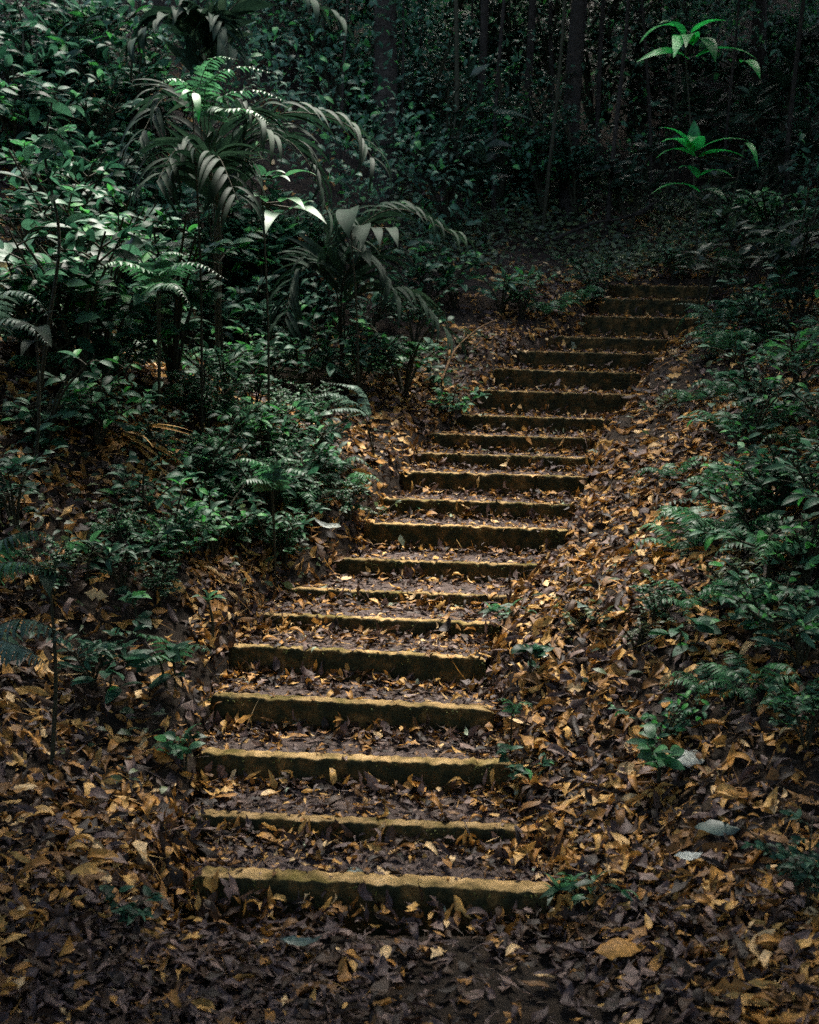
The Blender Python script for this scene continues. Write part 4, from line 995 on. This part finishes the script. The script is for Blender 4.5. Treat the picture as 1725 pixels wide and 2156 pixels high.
for (where, f, h), grp in bykey.items():
    grp.sort(key=lambda q: q[0][0])
    for k, (p, n, _, _, _, s) in enumerate(grp):
        desc = f'{FORM[f]} {HUE[h][0]} leaf'
        if len(grp) > 1: desc = f'{desc}, {ORD[k]} from left,'
        loc = {'tread': f'lying on the {ORD[where[1]]} step', 'path': 'on the path before the lowest step',
               'left': f'on the left bank beside the {ORD[where[1]]} step', 'right': f'on the right bank beside the {ORD[where[1]]} step'}[where[0]]
        o = link('fallen_leaf', leaf_me(f, h)); lay(o, p, n, s, random.uniform(0, 6.28))
        tag(o, f'{desc} {loc}', 'leaf', 'single fallen leaves')

def special(label, px, py, h, mat, f, s, a, n, tint=.6):
    p = above(px, py, h)
    g = Geo(); tv, tf = LM[f]; tv = tv - tv.mean(0) * [1, 1, 0]; g.add(tv, tf, tint)
    o = link('fallen_leaf', g.mesh('fallen_leaf', mat)); lay(o, p, n, s, a); tag(o, label, 'leaf')
special('large bleached white leaf at the left edge of the tenth step', 690, 1107, .10, M_WHITE, 1, .20, 2.6, (0, -.6, 1), .9)
special('long torn whitish leaf on the right bank beside the third step', 1458, 1590, .075, M_WHITE, 2, .21, .75, (-.2, -.7, 1), .4)
special('small white leaf standing up right of the fifth step', 1145, 1380, .075, M_WHITE, 0, .095, 1.5, (0, -1, .5), .8)
special('small white curled leaf beside the mossy tuft on the right bank', 1380, 1336, .075, M_WHITE, 2, .085, .6, (.2, -.8, 1), .7)
special('white leaf low on the right bank beside the second step', 1450, 1802, .075, M_WHITE, 5, .095, 0, (0, -.4, 1), .6)
special('cream leaf lying at the right end of the lowest step', 1075, 1840, .075, M_WHITE, 2, .10, .2, (0, -.3, 1), .2)
special('grey-green leaf lying on the edge of the lowest step', 750, 1838, .16, M_SAGE, 0, .10, -.4, (0, -.3, 1), .6)
special('grey-green pointed leaf standing at the right end of the sixteenth step', 1350, 765, .075, M_SAGE, 0, .17, 1.5, (0, -1, .15), .4)
special('grey-green lobed leaf on the right bank beside the seventh step', 1225, 1275, .075, M_SAGE, 3, .15, 1.2, (.2, -.7, 1), .5)
special('grey-green broad leaf low on the right bank beside the second step', 1510, 1740, .075, M_SAGE, 2, .15, 2.8, (-.2, -.6, 1), .3)
special('long grey-green leaf lying on the path before the lowest step', 640, 1985, .075, M_SAGE, 1, .17, -.3, (0, -.2, 1), .3)
special('bright yellow star-shaped leaf on the path before the lowest step', 925, 2005, .075, M_LITTER, 3, .10, 1.0, (0, -.4, 1), .98)
special('orange folded leaf in front of the lowest step', 1010, 1925, .075, M_LITTER, 4, .10, .1, (0, -.4, 1), .6)
special('large tan leaf curled at the right end of the second step', 1120, 1745, .075, M_LITTER, 0, .14, .8, (0, -.4, 1), .8)
special('big pale tan leaf on the right bank beside the lowest step', 1310, 1990, .075, M_LITTER, 2, .19, .4, (-.2, -.4, 1), .8)

# ------------------------------------------------------------------ light, sky, camera
SUN_EL, SUN_AZ = 68, 14            # degrees; azimuth from +Y towards +X
s = Vector((math.sin(R(SUN_AZ)) * math.cos(R(SUN_EL)), math.cos(R(SUN_AZ)) * math.cos(R(SUN_EL)), math.sin(R(SUN_EL))))
w = bpy.data.worlds.new('World'); SC.world = w; w.use_nodes = True
nt = w.node_tree; bg = nt.nodes['Background']
sky = nt.nodes.new('ShaderNodeTexSky'); sky.sky_type = 'NISHITA'; sky.sun_disc = False
sky.sun_elevation = R(SUN_EL); sky.sun_rotation = R(SUN_AZ); sky.air_density = 1.0; sky.dust_density = 4.0; sky.ozone_density = 1.0
nt.links.new(sky.outputs[0], bg.inputs[0]); bg.inputs[1].default_value = .05
ld = bpy.data.lights.new('sun', 'SUN'); ld.energy = 1.5; ld.angle = R(30); ld.color = (1, .95, .86)
lo = bpy.data.objects.new('sun', ld); COL.objects.link(lo); lo.rotation_euler = (-s).to_track_quat('-Z', 'Y').to_euler(); lo.location = (0, 0, 20)

cd = bpy.data.cameras.new('camera'); cam = bpy.data.objects.new('camera', cd); COL.objects.link(cam)
cd.sensor_fit = 'HORIZONTAL'; cd.sensor_width = 24; cd.lens = F / 1725 * 24; cd.clip_end = 400; cd.clip_start = .05
cam.location = CAM; cam.rotation_euler = (R(90) + PITCH, 0, 0)
cd.dof.use_dof = True; cd.dof.focus_distance = 5.8; cd.dof.aperture_fstop = 2.8
SC.camera = cam
SC.view_settings.view_transform = 'Standard'; SC.view_settings.look = 'None'; SC.view_settings.gamma = 1
SC.view_settings.exposure = 3.35
SC.cycles.use_denoising = False
SC.cycles.max_bounces = 5; SC.cycles.diffuse_bounces = 3; SC.cycles.transparent_max_bounces = 4
